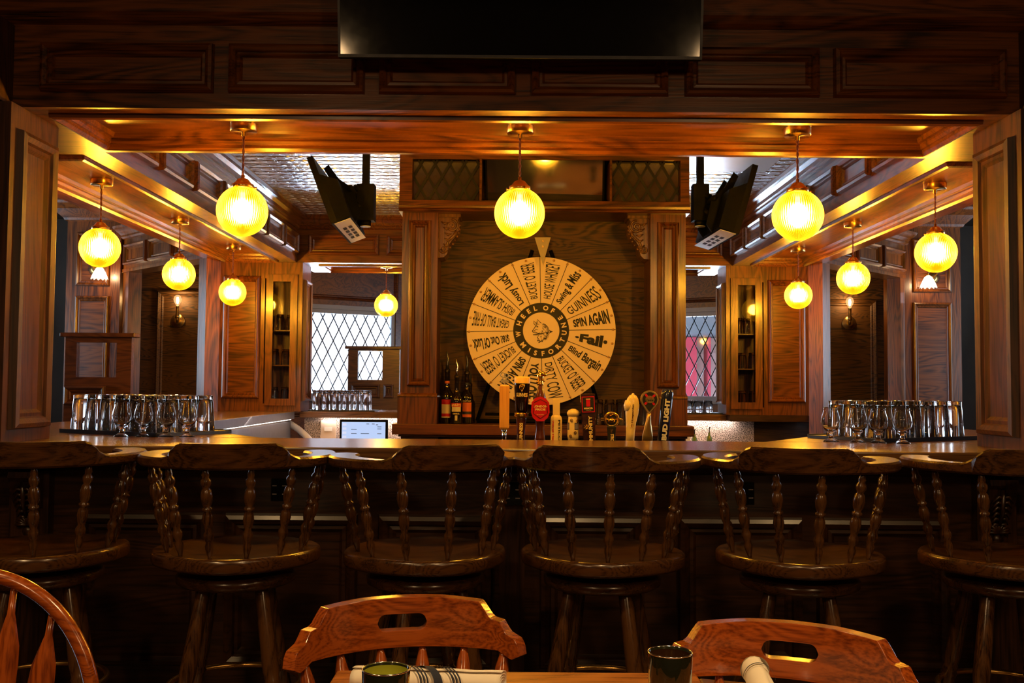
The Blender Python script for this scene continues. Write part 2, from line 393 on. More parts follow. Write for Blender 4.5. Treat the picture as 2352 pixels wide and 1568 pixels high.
# ceiling of the dining room, with the lower pressed tin field over the bar
c = MB()
c.box(-5.6, 5.6, -2.7, 4.0, TOPZ, TOPZ+0.05); c.box(-5.6, -1.9, 4.0, 8.0, TOPZ, TOPZ+0.05); c.box(1.9, 5.6, 4.0, 8.0, TOPZ, TOPZ+0.05); c.box(-5.6, 5.6, 8.0, 11.6, TOPZ, TOPZ+0.05)
ceil = struct(c.build('ceiling', PLASTER))
t = struct(MB().box(-1.76, 1.76, 4.1, 7.88, TINZ, TINZ+0.04).build('ceiling_tin_field', TIN), 'pressed tin ceiling tiles above the middle of the bar')
t.name = 'ceiling'
struct(MB().box(0.86, 1.56, 5.45, 6.06, TINZ-0.008, TINZ-0.002).build('trim_1', simple('white_panel', (0.62, 0.66, 0.70), 0.35)), 'flat white panel set into the tin ceiling on the right')

# beams over the bar: a square ring with moulded trays in the underside
TRAY = [(0, 0), (0.002, 0.014), (0.016, 0.018), (0.026, 0.006), (0.026, -0.006), (0.034, -0.008), (0.040, -0.020), (0.040, -0.028), (0.054, -0.030), (0.062, -0.046)]
def beam(name, x0, x1, y0, y1, tray, ax, label):
    m = MB(); W1, W2 = (0, 1)
    m.box(x0, x1, y0, y1, SOF+0.05, TOPZ-0.001, 0)
    tx0, tx1, ty0, ty1 = tray
    for (a, b, cc, d) in ((x0, x1, y0, ty0), (x0, x1, ty1, y1), (x0, tx0, ty0, ty1), (tx1, x1, ty0, ty1)):
        if b-a > 0.001 and d-cc > 0.001: m.box(a, b, cc, d, SOF, SOF+0.05, 0)
    m.frame((tx0, ty0, SOF), (1, 0, 0), (0, 1, 0), (0, 0, -1), tx1-tx0, ty1-ty0, TRAY, 0)
    return m
XI, XO = 1.75, 2.43
YF0, YF1 = 3.46, 4.135
m = beam('trim_2', -XO, XO, YF0, YF1, (-1.71, 1.71, 3.54, 4.045), 'X', '')
# face towards the dining room
for (a, b) in ((-1.70, -1.08), (-1.028, -0.54), (-0.49, 0.0), (0.054, 0.546), (0.603, 1.085), (1.135, 1.75)):
    m.frame((a, YF0, 2.320), (1, 0, 0), (0, 0, 1), (0, -1, 0), b-a, 0.178, [(i*0.75, d) for i, d in MOLDB], 0)
m.sweep([(-2.43, YF0, 2.565), (2.43, YF0, 2.565)], [(0, 0), (0.012, 0.004), (0.026, 0.012), (0.020, 0.028), (0.034, 0.040), (0.034, 0.052), (0.018, 0.058), (0.018, 0.150), (0.05, 0.19), (0.09, 0.25), (0.13, 0.32), (0.14, 0.384), (0, 0.384)], 0)
struct(m.build('trim_2', WX), 'panelled oak beam over the front of the bar')
m = beam('trim_3', -XI, XI, 7.84, 8.52, (-1.6, 1.6, 7.95, 8.42), 'X', '')
for (a, b) in ((-1.66, -1.09), (-1.03, -0.5), (-0.44, 0.1), (0.16, 0.66), (0.72, 1.22), (1.28, 1.68)):
    m.frame((a, 7.84, 2.325), (1, 0, 0), (0, 0, 1), (0, -1, 0), b-a, 0.17, [(i*0.75, d) for i, d in MOLDB], 0)
struct(m.build('trim_3', WX), 'panelled oak beam over the back of the bar')
for s, nm in ((-1, 'trim_4'), (1, 'trim_5')):
    x0, x1 = (-XO, -XI) if s < 0 else (XI, XO)
    tr = (-2.31, -1.87, 4.21, 7.74) if s < 0 else (1.87, 2.31, 4.21, 7.74)
    m = beam(nm, x0, x1, YF1+0.0005, 8.2, tr, 'Y', '')
    U = (0, 1, 0)
    for k in range(7):
        y = 4.24+k*0.515
        m.frame((s*XI, y, 2.325), U, (0, 0, 1), (-s, 0, 0), 0.455, 0.17, [(i*0.8, d*1.1) for i, d in MOLDB], 0)
    for k in range(7):
        y = 4.24+k*0.515
        m.frame((s*XO, y, 2.335), U, (0, 0, 1), (s, 0, 0), 0.455, 0.2, [(i*0.8, d) for i, d in MOLDB], 0)
    struct(m.build(nm, WY), 'panelled oak beam over the %s side of the bar' % ('left' if s < 0 else 'right'))
# crown moulding round the tin field
CROWN = [(0, 0), (0.012, 0.002), (0.022, 0.010), (0.020, 0.026), (0.030, 0.032), (0.036, 0.052), (0.056, 0.070), (0.072, 0.078), (0.080, 0.096), (0.080, 0.108), (0, 0.108)]
m = MB(); z = TINZ-0.108
m.sweep([(-XI, YF1, z), (-XI, 7.84, z), (XI, 7.84, z), (XI, YF1, z)], CROWN, 0, closed=True)
struct(m.build('trim_6', WY), 'crown moulding round the tin ceiling')

WZM = wood('oak_matt', (0.012, 0.0032, 0.0006), (0.072, 0.021, 0.0032), 'Z', rough=0.5, coat=0.0)
# front pillars standing on the counter
for s, nm in ((-1, 'trim_7'), (1, 'trim_8')):
    m = MB()
    xi = s*1.765; xo = s*2.43
    m.box(min(xi, xo), max(xi, xo), 3.385, 3.74, 1.0705, SOF-0.0005, 0)
    m.frame((xi, 3.425, 1.115), (0, 1, 0), (0, 0, 1), (-s, 0, 0), 0.275, 1.065, [(i*1.05, d*1.05) for i, d in MOLDB], 0, mfill=1)
    a = min(s*1.80, s*2.42); m.frame((a+0.06, 3.385, 1.13), (1, 0, 0), (0, 0, 1), (0, -1, 0), 0.5, 1.05, MOLDB, 0)
    m.frame((a+0.06, 3.74, 1.13), (1, 0, 0), (0, 0, 1), (0, 1, 0), 0.5, 1.05, MOLDB, 0)
    m.box(min(s*1.80, s*2.5), max(s*1.80, s*2.5), 3.33, 3.459, SOF+0.002, 2.56, 0)
    struct(m.build(nm, [WZM, WZM]), 'panelled oak pillar on the %s front corner of the bar' % ('left' if s < 0 else 'right'))

# back corner posts, diagonal beams and pilasters of the far room
for s, nm in ((-1, 'trim_9'), (1, 'trim_10')):
    m = MB()
    def X(a): return s*a
    def poly(pts): return pts if s > 0 else list(reversed(pts))
    def pr(pts, z0, z1, mi=0): m.prism(poly([(s*a, b) for a, b in pts]), z0, z1, mi)
    # diagonal beam from the corner post to the pilaster
    p0 = Vector((2.40, 7.60)); p1 = Vector((3.50, 8.70)); d = (p1-p0).normalized(); n = Vector((d.y, -d.x))
    q = [p0, p0+n*0.0, p1, p1-n*0.16, p0-n*0.16]
    pr([(p0.x, p0.y), (p1.x, p1.y), (p1.x-n.x*0.16, p1.y-n.y*0.16), (p0.x-n.x*0.16, p0.y-n.y*0.16)], SOF, 2.9499)
    D3 = Vector((s*d.x, d.y, 0)); N3 = Vector((s*n.x, n.y, 0)); O3 = Vector((s*p0.x, p0.y, 0))
    ln = (p1-p0).length
    for k in range(3):
        m.frame(O3+D3*(0.06+k*0.49)+Vector((0, 0, 2.325)), D3, (0, 0, 1), N3, 0.44, 0.19, [(i*0.8, dd*1.3) for i, dd in MOLDB], 0)
    for (zz, pf) in ((2.56, [(0, 0), (0.02, 0.005), (0.03, 0.02), (0.03, 0.035), (0.05, 0.06), (0.09, 0.09), (0.10, 0.11), (0, 0.12)]), (SOF-0.0, [(0, 0), (0.012, 0.002), (0.012, 0.03), (0, 0.034)])):
        pa = [(s*p0.x, p0.y, zz), (s*p1.x, p1.y, zz)]
        if s < 0: pa.reverse()
        m.sweep(pa, pf, 0)
    # posts under both ends
    for pp in (p0, p1-d*0.14):
        pr([(pp.x, pp.y), (pp.x+d.x*0.12, pp.y+d.y*0.12), (pp.x+d.x*0.12-n.x*0.12, pp.y+d.y*0.12-n.y*0.12), (pp.x-n.x*0.12, pp.y-n.y*0.12)], 0, SOF-0.0005)
    struct(m.build(nm, wood('oak_diag', D0, L0, 'Z', rough=0.3) if s < 0 else bpy.data.materials['oak_diag']), 'diagonal panelled beam and posts in the %s far room' % ('left' if s < 0 else 'right'))
    # pilaster with tall panels
    m = MB(); xa, xb = (-3.98, -3.50) if s < 0 else (3.44, 3.96)
    m.box(xa, xb, 8.66, 9.1, 0, 2.72, 0)
    for (z0, z1) in ((2.145, 2.62), (1.02, 2.055), (0.15, 0.93)):
        m.frame((xa+0.09, 8.66, z0), (1, 0, 0), (0, 0, 1), (0, -1, 0), xb-xa-0.18, z1-z0, [(i*0.7, dd*0.9) for i, dd in MOLDB], 0, mfill=1)
    m.sweep([(xa, 8.9, 2.72), (xa, 8.66, 2.72), (xb, 8.66, 2.72), (xb, 8.9, 2.72)] if True else [], [(0, 0), (0.02, 0.01), (0.03, 0.03), (0.05, 0.05), (0.10, 0.10), (0.16, 0.14), (0.18, 0.16), (0.18, 0.19), (0, 0.19)], 0)
    struct(m.build('trim_%d' % (11 if s < 0 else 12), [WZ, WX]), 'oak pilaster with a bell shaped wall lamp in the %s far room' % ('left' if s < 0 else 'right'))
    # olive oak wall between the posts
    m = MB(); xa, xb = (-3.62, -2.5) if s < 0 else (2.5, 3.62)
    m.box(xa, xb, 9.35, 9.42, 0, 2.949, 0)
    if s < 0: m.frame((-3.42, 9.35, 1.12), (1, 0, 0), (0, 0, 1), (0, -1, 0), 0.66, 1.06, MOLDB, 0)
    else: m.frame((2.55, 9.35, 1.12), (1, 0, 0), (0, 0, 1), (0, -1, 0), 0.92, 1.02, MOLDB, 0)
    m.sweep([(xa, 9.35, 1.0), (xb, 9.35, 1.0)], [(0, 0), (0.02, 0.0), (0.035, 0.02), (0.02, 0.05), (0, 0.06)], 0)
    struct(m.build('wall_far_%s' % ('left' if s < 0 else 'right'), OL), 'oak panel wall behind a bare bulb wall lamp')

# outer walls
m = MB(); m.box(-5.6, 5.6, -2.75, -2.7, 0, TOPZ); struct(m.build('wall_front', PLASTER))
def side_wall(s):
    m = MB(); x0, x1 = sorted((s*5.5, s*5.58))
    m.box(x0, x1, -2.7, 5.7, 0, TOPZ-0.0005); m.box(x0, x1, 8.5, 11.6, 0, TOPZ-0.0005); m.box(x0, x1, 5.7, 8.5, 0, 1.05); m.box(x0, x1, 5.7, 8.5, 2.45, TOPZ-0.0005)
    struct(m.build('wall_%s' % ('left' if s < 0 else 'right'), WZ))
side_wall(-1); side_wall(1)

# bay of leaded windows behind the bar
def window(idx, A, B, z0, z1, wz0=0.0, wz1=TOPZ-0.001, panel=True):
    """wall from A to B (XY) with a leaded window; A is the left end seen from inside"""
    A = Vector((*A, 0)); B = Vector((*B, 0)); D = (B-A).normalized(); ln = (B-A).length
    Nn = Vector((D.y, -D.x, 0))     # towards the room
    Z = Vector((0, 0, 1))
    a0, a1 = 0.12, ln-0.12
    m = MB()
    for (u0, u1, v0, v1) in ((0, ln, wz0, z0), (0, ln, z1, wz1), (0, a0, z0, z1), (a1, ln, z0, z1)):
        m.extr(A, D, Z, Nn, [(u0, v0), (u1, v0), (u1, v1), (u0, v1)], -0.14, 0)
    if panel:
        m.frame(A+D*0.1+Z*(z1+0.1), D, Z, Nn, ln-0.2, 0.42, [(i*0.8, dd) for i, dd in MOLDB], 0)
        m.frame(A+D*0.1+Z*0.35, D, Z, Nn, ln-0.2, z0-0.5, [(i*0.8, dd) for i, dd in MOLDB], 0)
    wl = struct(m.build('wall_back', WX))
    w = empty('window_%d' % idx, A+D*(ln/2)+Z*z0); w.rotation_euler = (0, 0, math.atan2(D.y, D.x)); tag(w, kind='structure')
    L2 = (a1-a0)/2; H = z1-z0
    f = MB(); fw = 0.045
    for (u0, u1, v0, v1) in ((-L2, L2, 0, fw), (-L2, L2, H-fw, H), (-L2, -L2+fw, fw, H-fw), (L2-fw, L2, fw, H-fw)):
        f.box(u0, u1, 0.02, 0.08, v0, v1)
    f.box(-L2-0.03, L2+0.03, -0.06, 0.02, -0.035, 0.0); f.box(-L2, L2, -0.012, 0.03, H, H+0.045)
    f.build('window_frame', simple('painted_window_frame', (0.30, 0.33, 0.38), 0.3), w)
    g = MB(); g.box(-L2+fw, L2-fw, 0.048, 0.052, fw, H-fw); g.build('pane', PANE, w)
    # diamond lead lines, clipped to the pane
    l = MB(); pw, ph = 0.125, 0.245; X0, X1, Z0, Z1 = -L2+fw, L2-fw, fw, H-fw
    sl = ph/pw
    k = -60
    for sg in (1, -1):
        for k in range(-60, 60):
            xo = k*pw      # line z = sg*sl*(x-xo)
            pts = []
            for xx in (X0, X1):
                zz = sg*sl*(xx-xo)
                if Z0 <= zz <= Z1: pts.append((xx, zz))
            for zz in (Z0, Z1):
                xx = zz/(sg*sl)+xo
                if X0 < xx < X1: pts.append((xx, zz))
            if len(pts) >= 2:
                (xa, za), (xb, zb) = pts[0], pts[1]
                if math.hypot(xa-xb, za-zb) > 0.01: l.tube([(xa, 0.045, za), (xb, 0.045, zb)], 0.006, 5)
    l.build('lead_lattice', simple('lead_came', (0.03, 0.035, 0.04), 0.4, metal=0.3), w)
window(1, (-2.95, 9.88), (-1.22, 11.0), 1.15, 2.10)
window(2, (1.22, 11.0), (2.95, 9.88), 1.15, 2.10)
window(3, (-1.22, 11.0), (1.22, 11.0), 1.15, 2.10)
# street outside
m = MB(); m.box(-9, 9, 15.0, 15.3, -0.5, 6)
for k in range(5): m.box(-9, 9, 14.98, 15.0, 0.2+k*0.8, 0.23+k*0.8)
tag(m.build('building_facade', FACADE), 'pale stone building across the street behind the leaded window', 'building')
m = MB(); m.box(1.5, 5.5, 13.6, 14.98, 2.05, 2.6); tag(m.build('awning', simple('awning_grey', (0.10, 0.13, 0.16), 0.8)), 'dark grey awning outside the right leaded window', 'awning')
RP = simple('red_paint', (0.42, 0.05, 0.09), 0.5)
m = MB()
for (xa, xb) in ((2.42, 2.73), (2.90, 2.94), (3.35, 3.6), (4.2, 4.4)): m.box(xa, xb, 14.6, 14.95, 0.3, 2.04)
m.box(2.3, 5, 14.7, 14.95, 0, 0.32)
tag(m.build('shopfront', RP), 'red painted shopfront under the awning outside', 'shopfront')
struct(MB().box(-9, 9, 11.7, 16, -0.6, -0.5).build('ground', simple('pavement', (0.5, 0.5, 0.5), 0.8)))
for s in (-1, 1):
    x0, x1 = sorted((s*2.6, s*5.5))
    struct(MB().box(x0, x1, 9.9, 10.0, 0, TOPZ-0.001).build('wall_back', PLASTER))

DULL = simple('dull_steel', (0.22, 0.22, 0.26), 0.42, metal=0.8)
# ================================================================ THE BAR
CZ = 1.07; CTH = 0.05
bar = empty('bar_counter', (0, 3.6, 0), 0, 'long dark oak bar counter in front with panelled front, running to both pillars', 'bar counter')
bar_m = Matrix.Translation((0, -3.6, 0))
def bb(mb, name, mats, **k): return mb.xf(bar_m).build(name, mats, bar, **k)
m = MB()
m.prism([(-2.5, 3.33), (2.5, 3.33), (2.5, 3.91), (-2.5, 3.91)], CZ-CTH, CZ, 0)
for s in (-1, 1):
    ye = 7.825 if s < 0 else 5.36; p = [(s*1.0, 3.9105), (s*1.75, 5.0), (s*1.75, ye), (s*2.46, ye), (s*2.46, 3.9105)]
    if s > 0: p = list(reversed(p))
    m.prism(p, CZ-CTH, CZ, 1)
bb(m, 'countertop', [CT, CTY], bevel=0.006)
# front panelling
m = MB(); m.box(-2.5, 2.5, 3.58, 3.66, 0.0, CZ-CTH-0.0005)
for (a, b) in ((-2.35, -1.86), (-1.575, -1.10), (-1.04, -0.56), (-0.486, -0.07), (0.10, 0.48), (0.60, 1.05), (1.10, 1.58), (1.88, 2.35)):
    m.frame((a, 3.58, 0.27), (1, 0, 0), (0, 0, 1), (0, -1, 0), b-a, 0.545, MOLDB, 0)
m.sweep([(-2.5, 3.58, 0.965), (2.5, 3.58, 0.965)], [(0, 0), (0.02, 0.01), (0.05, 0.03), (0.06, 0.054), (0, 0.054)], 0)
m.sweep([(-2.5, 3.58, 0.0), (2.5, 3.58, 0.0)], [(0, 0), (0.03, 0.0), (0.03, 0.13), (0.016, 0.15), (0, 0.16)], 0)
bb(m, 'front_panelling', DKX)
# inner liners below the side counters, and their steel edge strips
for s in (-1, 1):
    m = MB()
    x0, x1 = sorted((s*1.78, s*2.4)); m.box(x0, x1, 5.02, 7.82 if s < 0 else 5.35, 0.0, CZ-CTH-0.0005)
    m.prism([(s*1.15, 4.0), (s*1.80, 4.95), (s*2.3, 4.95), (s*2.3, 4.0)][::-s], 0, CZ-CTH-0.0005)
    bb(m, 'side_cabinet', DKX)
for s in (-1, 1):
    m = MB()
    x0, x1 = sorted((s*1.742, s*1.749)); m.box(x0, x1, 5.02, 7.82 if s < 0 else 5.35, CZ-0.058, CZ-0.003)
    bb(m, 'steel_strip', DULL)
    m = MB(); x0, x1 = sorted((s*1.772, s*1.7795)); m.box(x0, x1, 5.02, 7.82 if s < 0 else 5.35, 0.0, 0.99); bb(m, 'steel_liner', DULL)
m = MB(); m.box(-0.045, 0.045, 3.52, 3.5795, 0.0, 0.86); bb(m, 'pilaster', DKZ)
def leaf_corbel(name, x, parent, mat, M):
    """carved acanthus corbel seen from the front"""
    m = MB()
    prof = [(0, 0), (0.10, 0.0), (0.105, -0.02), (0.09, -0.035), (0.085, -0.07), (0.06, -0.11), (0.035, -0.15), (0.045, -0.18), (0.04, -0.20), (0.02, -0.215), (0, -0.22)]
    v = [(x-0.05, 3.5795-a, 0.965+b) for a, b in prof]+[(x+0.05, 3.5795-a, 0.965+b) for a, b in prof]; n = len(prof)
    m.add(v, [tuple(range(n)), tuple(reversed(range(n, 2*n)))]+[(i, i+1, n+i+1, n+i) for i in range(n-1)])
    for k in range(7):
        t = k/6; z = 0.90-0.12*t; y = 3.49+0.04*t
        for sg in (-1, 1):
            m.tube([(x, y, z), (x+sg*0.018, y-0.008, z+0.006), (x+sg*(0.038-0.01*t), y+0.004, z-0.018)], [0.007, 0.006, 0.002], 6)
    m.tube([(x, 3.485, 0.93), (x, 3.49, 0.85), (x, 3.525, 0.79)], [0.008, 0.007, 0.004], 8)
    for k in range(9):
        a = PI*k/8
        m.tube([(x, 3.525, 0.775), (x+0.04*math.cos(a), 3.518, 0.775+0.035*math.sin(a))], [0.009, 0.004], 6)
    m.lathe([(0.001, -0.022), (0.016, -0.016), (0.022, 0), (0.016, 0.016), (0.001, 0.022)], (x, 3.54, 0.75), 12)
    return m.xf(M).build(name, mat, parent)
for x in (-1.735, 1.735):
    leaf_corbel('corbel', x, bar, DKZ, bar_m)
    m = MB(); m.box(x-0.07, x+0.07, 3.535, 3.5795, 0.16, 0.965); bb(m, 'pilaster', DKZ)
for x, w in ((-0.845, 0.062), (0.0, 0.085), (0.845, 0.062)):
    m = MB(); m.box(x-w/2, x+w/2, 3.50 if x == 0 else 3.572, 3.519 if x == 0 else 3.5795, 0.86, 0.94)
    for k in (-1, 1):
        for z in (0.885, 0.915): m.box(x+k*0.018-0.008, x+k*0.018+0.008, (3.50 if x == 0 else 3.572)-0.003, (3.50 if x == 0 else 3.572), z-0.0015, z+0.0015, 1)
    o = bb(m, 'electrical_outlet', [BLACK, STEEL]); o['label'] = 'black outlet plate'

# back counter
bk = empty('back_counter', (0, 8.2, 0), 0, 'oak back counter with speckled granite splashback, below the leaded windows', 'back counter')
MB().box(-1.72, 1.72, 7.90, 8.55, CZ-CTH, CZ).xf(Matrix.Translation((0, -8.2, 0))).build('countertop', CT, bk, bevel=0.004)
MB().box(-1.70, 0.62, 8.0, 8.06, 0, CZ-CTH-0.001).box(0.62, 1.96, 8.0, 8.06, 0, CZ-CTH-0.001).xf(Matrix.Translation((0, -8.2, 0))).build('granite_splashback', GRAN, bk)
MB().box(-1.70, 1.70, 7.5, 7.99, 0.80, 0.84).box(-1.70, 1.70, 7.52, 7.99, 0.0, 0.799).xf(Matrix.Translation((0, -8.2, 0))).build('steel_worktop', STEEL, bk)
rr = MB().prism([(1.7205, 7.80), (2.47, 7.78), (2.47, 8.5), (1.7205, 8.5)], CZ-CTH, CZ).box(1.96, 2.5, 8.02, 8.06, 0, CZ-CTH-0.001)
rr.xf(Matrix.Translation((0, -8.2, 0))).build('end_cabinet', DKX, bk)

# corner display cabinets, standing on the counter corners
def corner(s):
    nm = 'left' if s < 0 else 'right'
    w = empty('corner_cabinet', (s*2.05, 7.99, CZ), 0, 'oak corner cabinet with a narrow glass door at the back %s bar corner' % nm, 'display cabinet')
    M = Matrix.Translation((-s*2.05, -7.99, -CZ))
    Y0 = 7.832
    def B(mb, name, mats, par=w, **k): return mb.xf(M).build(name, mats, par, **k)
    # x positions: inner edge 1.70, door 1.72-1.98, panel 2.0-2.36
    def xx(a, b): return tuple(sorted((s*a, s*b)))
    m = MB(); H0, H1 = CZ+0.001, SOF-0.001
    x0, x1 = xx(2.00, 2.36); m.box(x0, x1, Y0, 8.16, H0, H1)
    x0, x1 = xx(1.70, 2.0); m.box(x0, x1, 8.12, 8.16, H0, H1); m.box(x0, x1, Y0, 8.12, H0, H0+0.06); m.box(x0, x1, Y0, 8.12, H1-0.13, H1)
    x0, x1 = xx(1.70, 1.735); m.box(x0, x1, Y0, 8.12, H0+0.06, H1-0.13)
    x0, x1 = xx(2.03, 2.33); m.frame((x0, Y0, H0+0.10), (1, 0, 0), (0, 0, 1), (0, -1, 0), x1-x0, 0.98, [(i*0.7, d) for i, d in MOLDB], 0, mfill=1)
    xi = s*1.70; m.frame((xi, 7.87, H0+0.08), (0, 1, 0), (0, 0, 1), (-s, 0, 0), 0.24, 0.98, [(i*0.7, d) for i, d in MOLDB], 0)
    B(m, 'cabinet_body', [WZ, WX])
    # door
    x0, x1 = xx(1.735, 1.985); z0, z1 = H0+0.045, H1-0.10; fw = 0.055
    m = MB(); yd0, yd1 = Y0-0.018, Y0-0.001
    m.box(x0, x1, yd0, yd1, z0, z0+fw); m.box(x0, x1, yd0, yd1, z1-fw, z1); m.box(x0, x0+fw, yd0, yd1, z0+fw, z1-fw); m.box(x1-fw, x1, yd0, yd1, z0+fw, z1-fw)
    d = B(m, 'door', WZ)
    g = MB(); g.box(x0+fw, x1-fw, yd0+0.006, yd0+0.010, z0+fw, z1-fw); B(g, 'door_glass', PANE, d)
    sh = MB()
    for z in (1.44, 1.72): 
        q = MB(); q.box(min(s*1.74, s*1.99), max(s*1.74, s*1.99), 7.86, 8.11, z-0.008, z); B(q, 'shelf', WX)
    return w
corner(-1); corner(1)

# ================================================================ CENTRE BACK BAR
UY = 5.2
ux0, ux1 = at(920, 700, UY).x, at(1577, 700, UY).x
ucx = (ux0+ux1)/2
unit = empty('back_bar_unit', (ucx, UY, 0), 0, 'central oak back bar unit with carved brackets, lattice doors and a shelf for bottles', 'back bar')
UM = Matrix.Translation((-ucx, -UY, 0))
def ub(mb, name, mats, par=unit, **k): return mb.xf(UM).build(name, mats, par, **k)
def zc(y, Y=UY): return at(1240, y, Y).z
def xc(x, Y=UY, y=700): return at(x, y, Y).x
shelf_z = zc(975); shelf_b = zc(999)
# pilasters
for (a, b) in ((922, 1004), (1494, 1575)):
    m = MB(); x0, x1 = xc(a), xc(b); z0, z1 = shelf_z, zc(488)
    m.box(x0, x1, UY, UY+0.27, z0+0.15, z1)
    m.frame((x0+0.035, UY, z0+0.2), (1, 0, 0), (0, 0, 1), (0, -1, 0), x1-x0-0.07, zc(508)-z0-0.2, [(i*0.6, d) for i, d in MOLDB], 0)
    m.box(x0-0.012, x1+0.006, UY-0.02, UY+0.27, z0+0.0005, z0+0.142)
    m.sweep([(x0-0.012, UY-0.02, z0+0.142), (x1+0.006, UY-0.02, z0+0.142)], [(0, 0), (0.008, 0.002), (0.004, 0.012), (-0.012, 0.02), (-0.03, 0.02), (-0.03, 0)], 0)
    ub(m, 'pilaster', WZ)
m = MB(); m.box(xc(1004), xc(1494), UY+0.25, UY+0.275, shelf_z, zc(488)); ub(m, 'back_panel', OL)
m = MB()
x0, x1 = ux0-0.03, ux1+0.03
m.box(x0, x1, UY-0.06, UY+0.30, shelf_b, shelf_z); m.box(ux0-0.0, ux1+0.0, UY-0.03, UY+0.3, shelf_b-0.012, shelf_b)
ub(m, 'shelf', WX, bevel=0.003)
m = MB(); m.box(ux0+0.01, xc(1010), UY+0.0, UY+0.30, 0, shelf_b-0.013); m.box(xc(1575), ux1-0.01, UY+0.0, UY+0.30, 0, shelf_b-0.013)
m.box(xc(1010), xc(1575), UY+0.22, UY+0.30, 0, shelf_b-0.013); ub(m, 'base_cabinet', WX)
m = MB(); m.box(xc(1012), xc(1570), UY-0.01, UY+0.21, 0.0, 0.965); ub(m, 'steel_cooler', STEEL)
# header box with lattice doors
hz0, hz1 = zc(463), zc(352)+0.14
m = MB(); a, b = ux0-0.012, ux1+0.012
m.box(a, b, UY-0.035, UY+0.30, zc(490), hz0-0.002)
m.sweep([(a, UY-0.035, zc(490)), (b, UY-0.035, zc(490))], [(0, 0), (0.006, 0.004), (0.004, 0.012), (0.014, 0.018), (0.016, 0.03), (0.004, 0.034), (0, 0.034)], 0)
m.box(a, xc(944), UY-0.02, UY+0.30, hz0-0.002, hz1); m.box(xc(1562), b, UY-0.02, UY+0.30, hz0-0.002, hz1)
m.box(xc(944), xc(1562), UY-0.02, UY+0.0, zc(368), hz1); m.box(xc(944), xc(1562), UY+0.28, UY+0.30, hz0, hz1)
m.box(xc(944), xc(1562), UY, UY+0.28, hz1-0.02, hz1)
m.box(xc(1099), xc(1104), UY-0.02, UY+0.28, hz0, zc(368)); m.box(xc(1399), xc(1404), UY-0.02, UY+0.28, hz0, zc(368))
ub(m, 'header', WX)
for (a, b) in ((945, 1099), (1404, 1561)):
    x0, x1 = xc(a), xc(b); z0, z1 = hz0, zc(368); l = MB()
    pw = 0.078; ph = 0.135; sl = ph/pw; yy = UY+0.012
    for sg in (1, -1):
        for k in range(-40, 60):
            xo = x0+k*pw; pts = []
            for X_ in (x0, x1):
                zz = z0+sg*sl*(X_-xo)
                if z0 <= zz <= z1: pts.append((X_, zz))
            for zz in (z0, z1):
                X_ = (zz-z0)/(sg*sl)+xo
                if x0 < X_ < x1: pts.append((X_, zz))
            if len(pts) >= 2 and abs(pts[0][0]-pts[1][0]) > 0.008:
                (xa, za), (xb, zb) = pts[0], pts[1]; dd = Vector((xb-xa, 0, zb-za)).normalized(); nn = Vector((dd.z, 0, -dd.x))
                A_ = Vector((xa, 0, za)); B_ = Vector((xb, 0, zb)); h = 0.0065; y0, y1 = (yy, yy+0.005) if sg > 0 else (yy+0.0052, yy+0.0102)
                v = []
                for y_ in (y0, y1):
                    for P_ in (A_-nn*h, B_-nn*h, B_+nn*h, A_+nn*h): v.append((P_.x, y_, P_.z))
                l.add(v, [(0, 1, 2, 3), (7, 6, 5, 4), (0, 4, 5, 1), (1, 5, 6, 2), (2, 6, 7, 3), (3, 7, 4, 0)])
    lt = ub(l, 'lattice', DARK)
    g = MB(); g.box(x0, x1, UY+0.024, UY+0.027, z0, z1); gm = ub(g, 'lattice_backing', simple('smoked_mirror', (0.35, 0.30, 0.22), 0.12, metal=0.9))
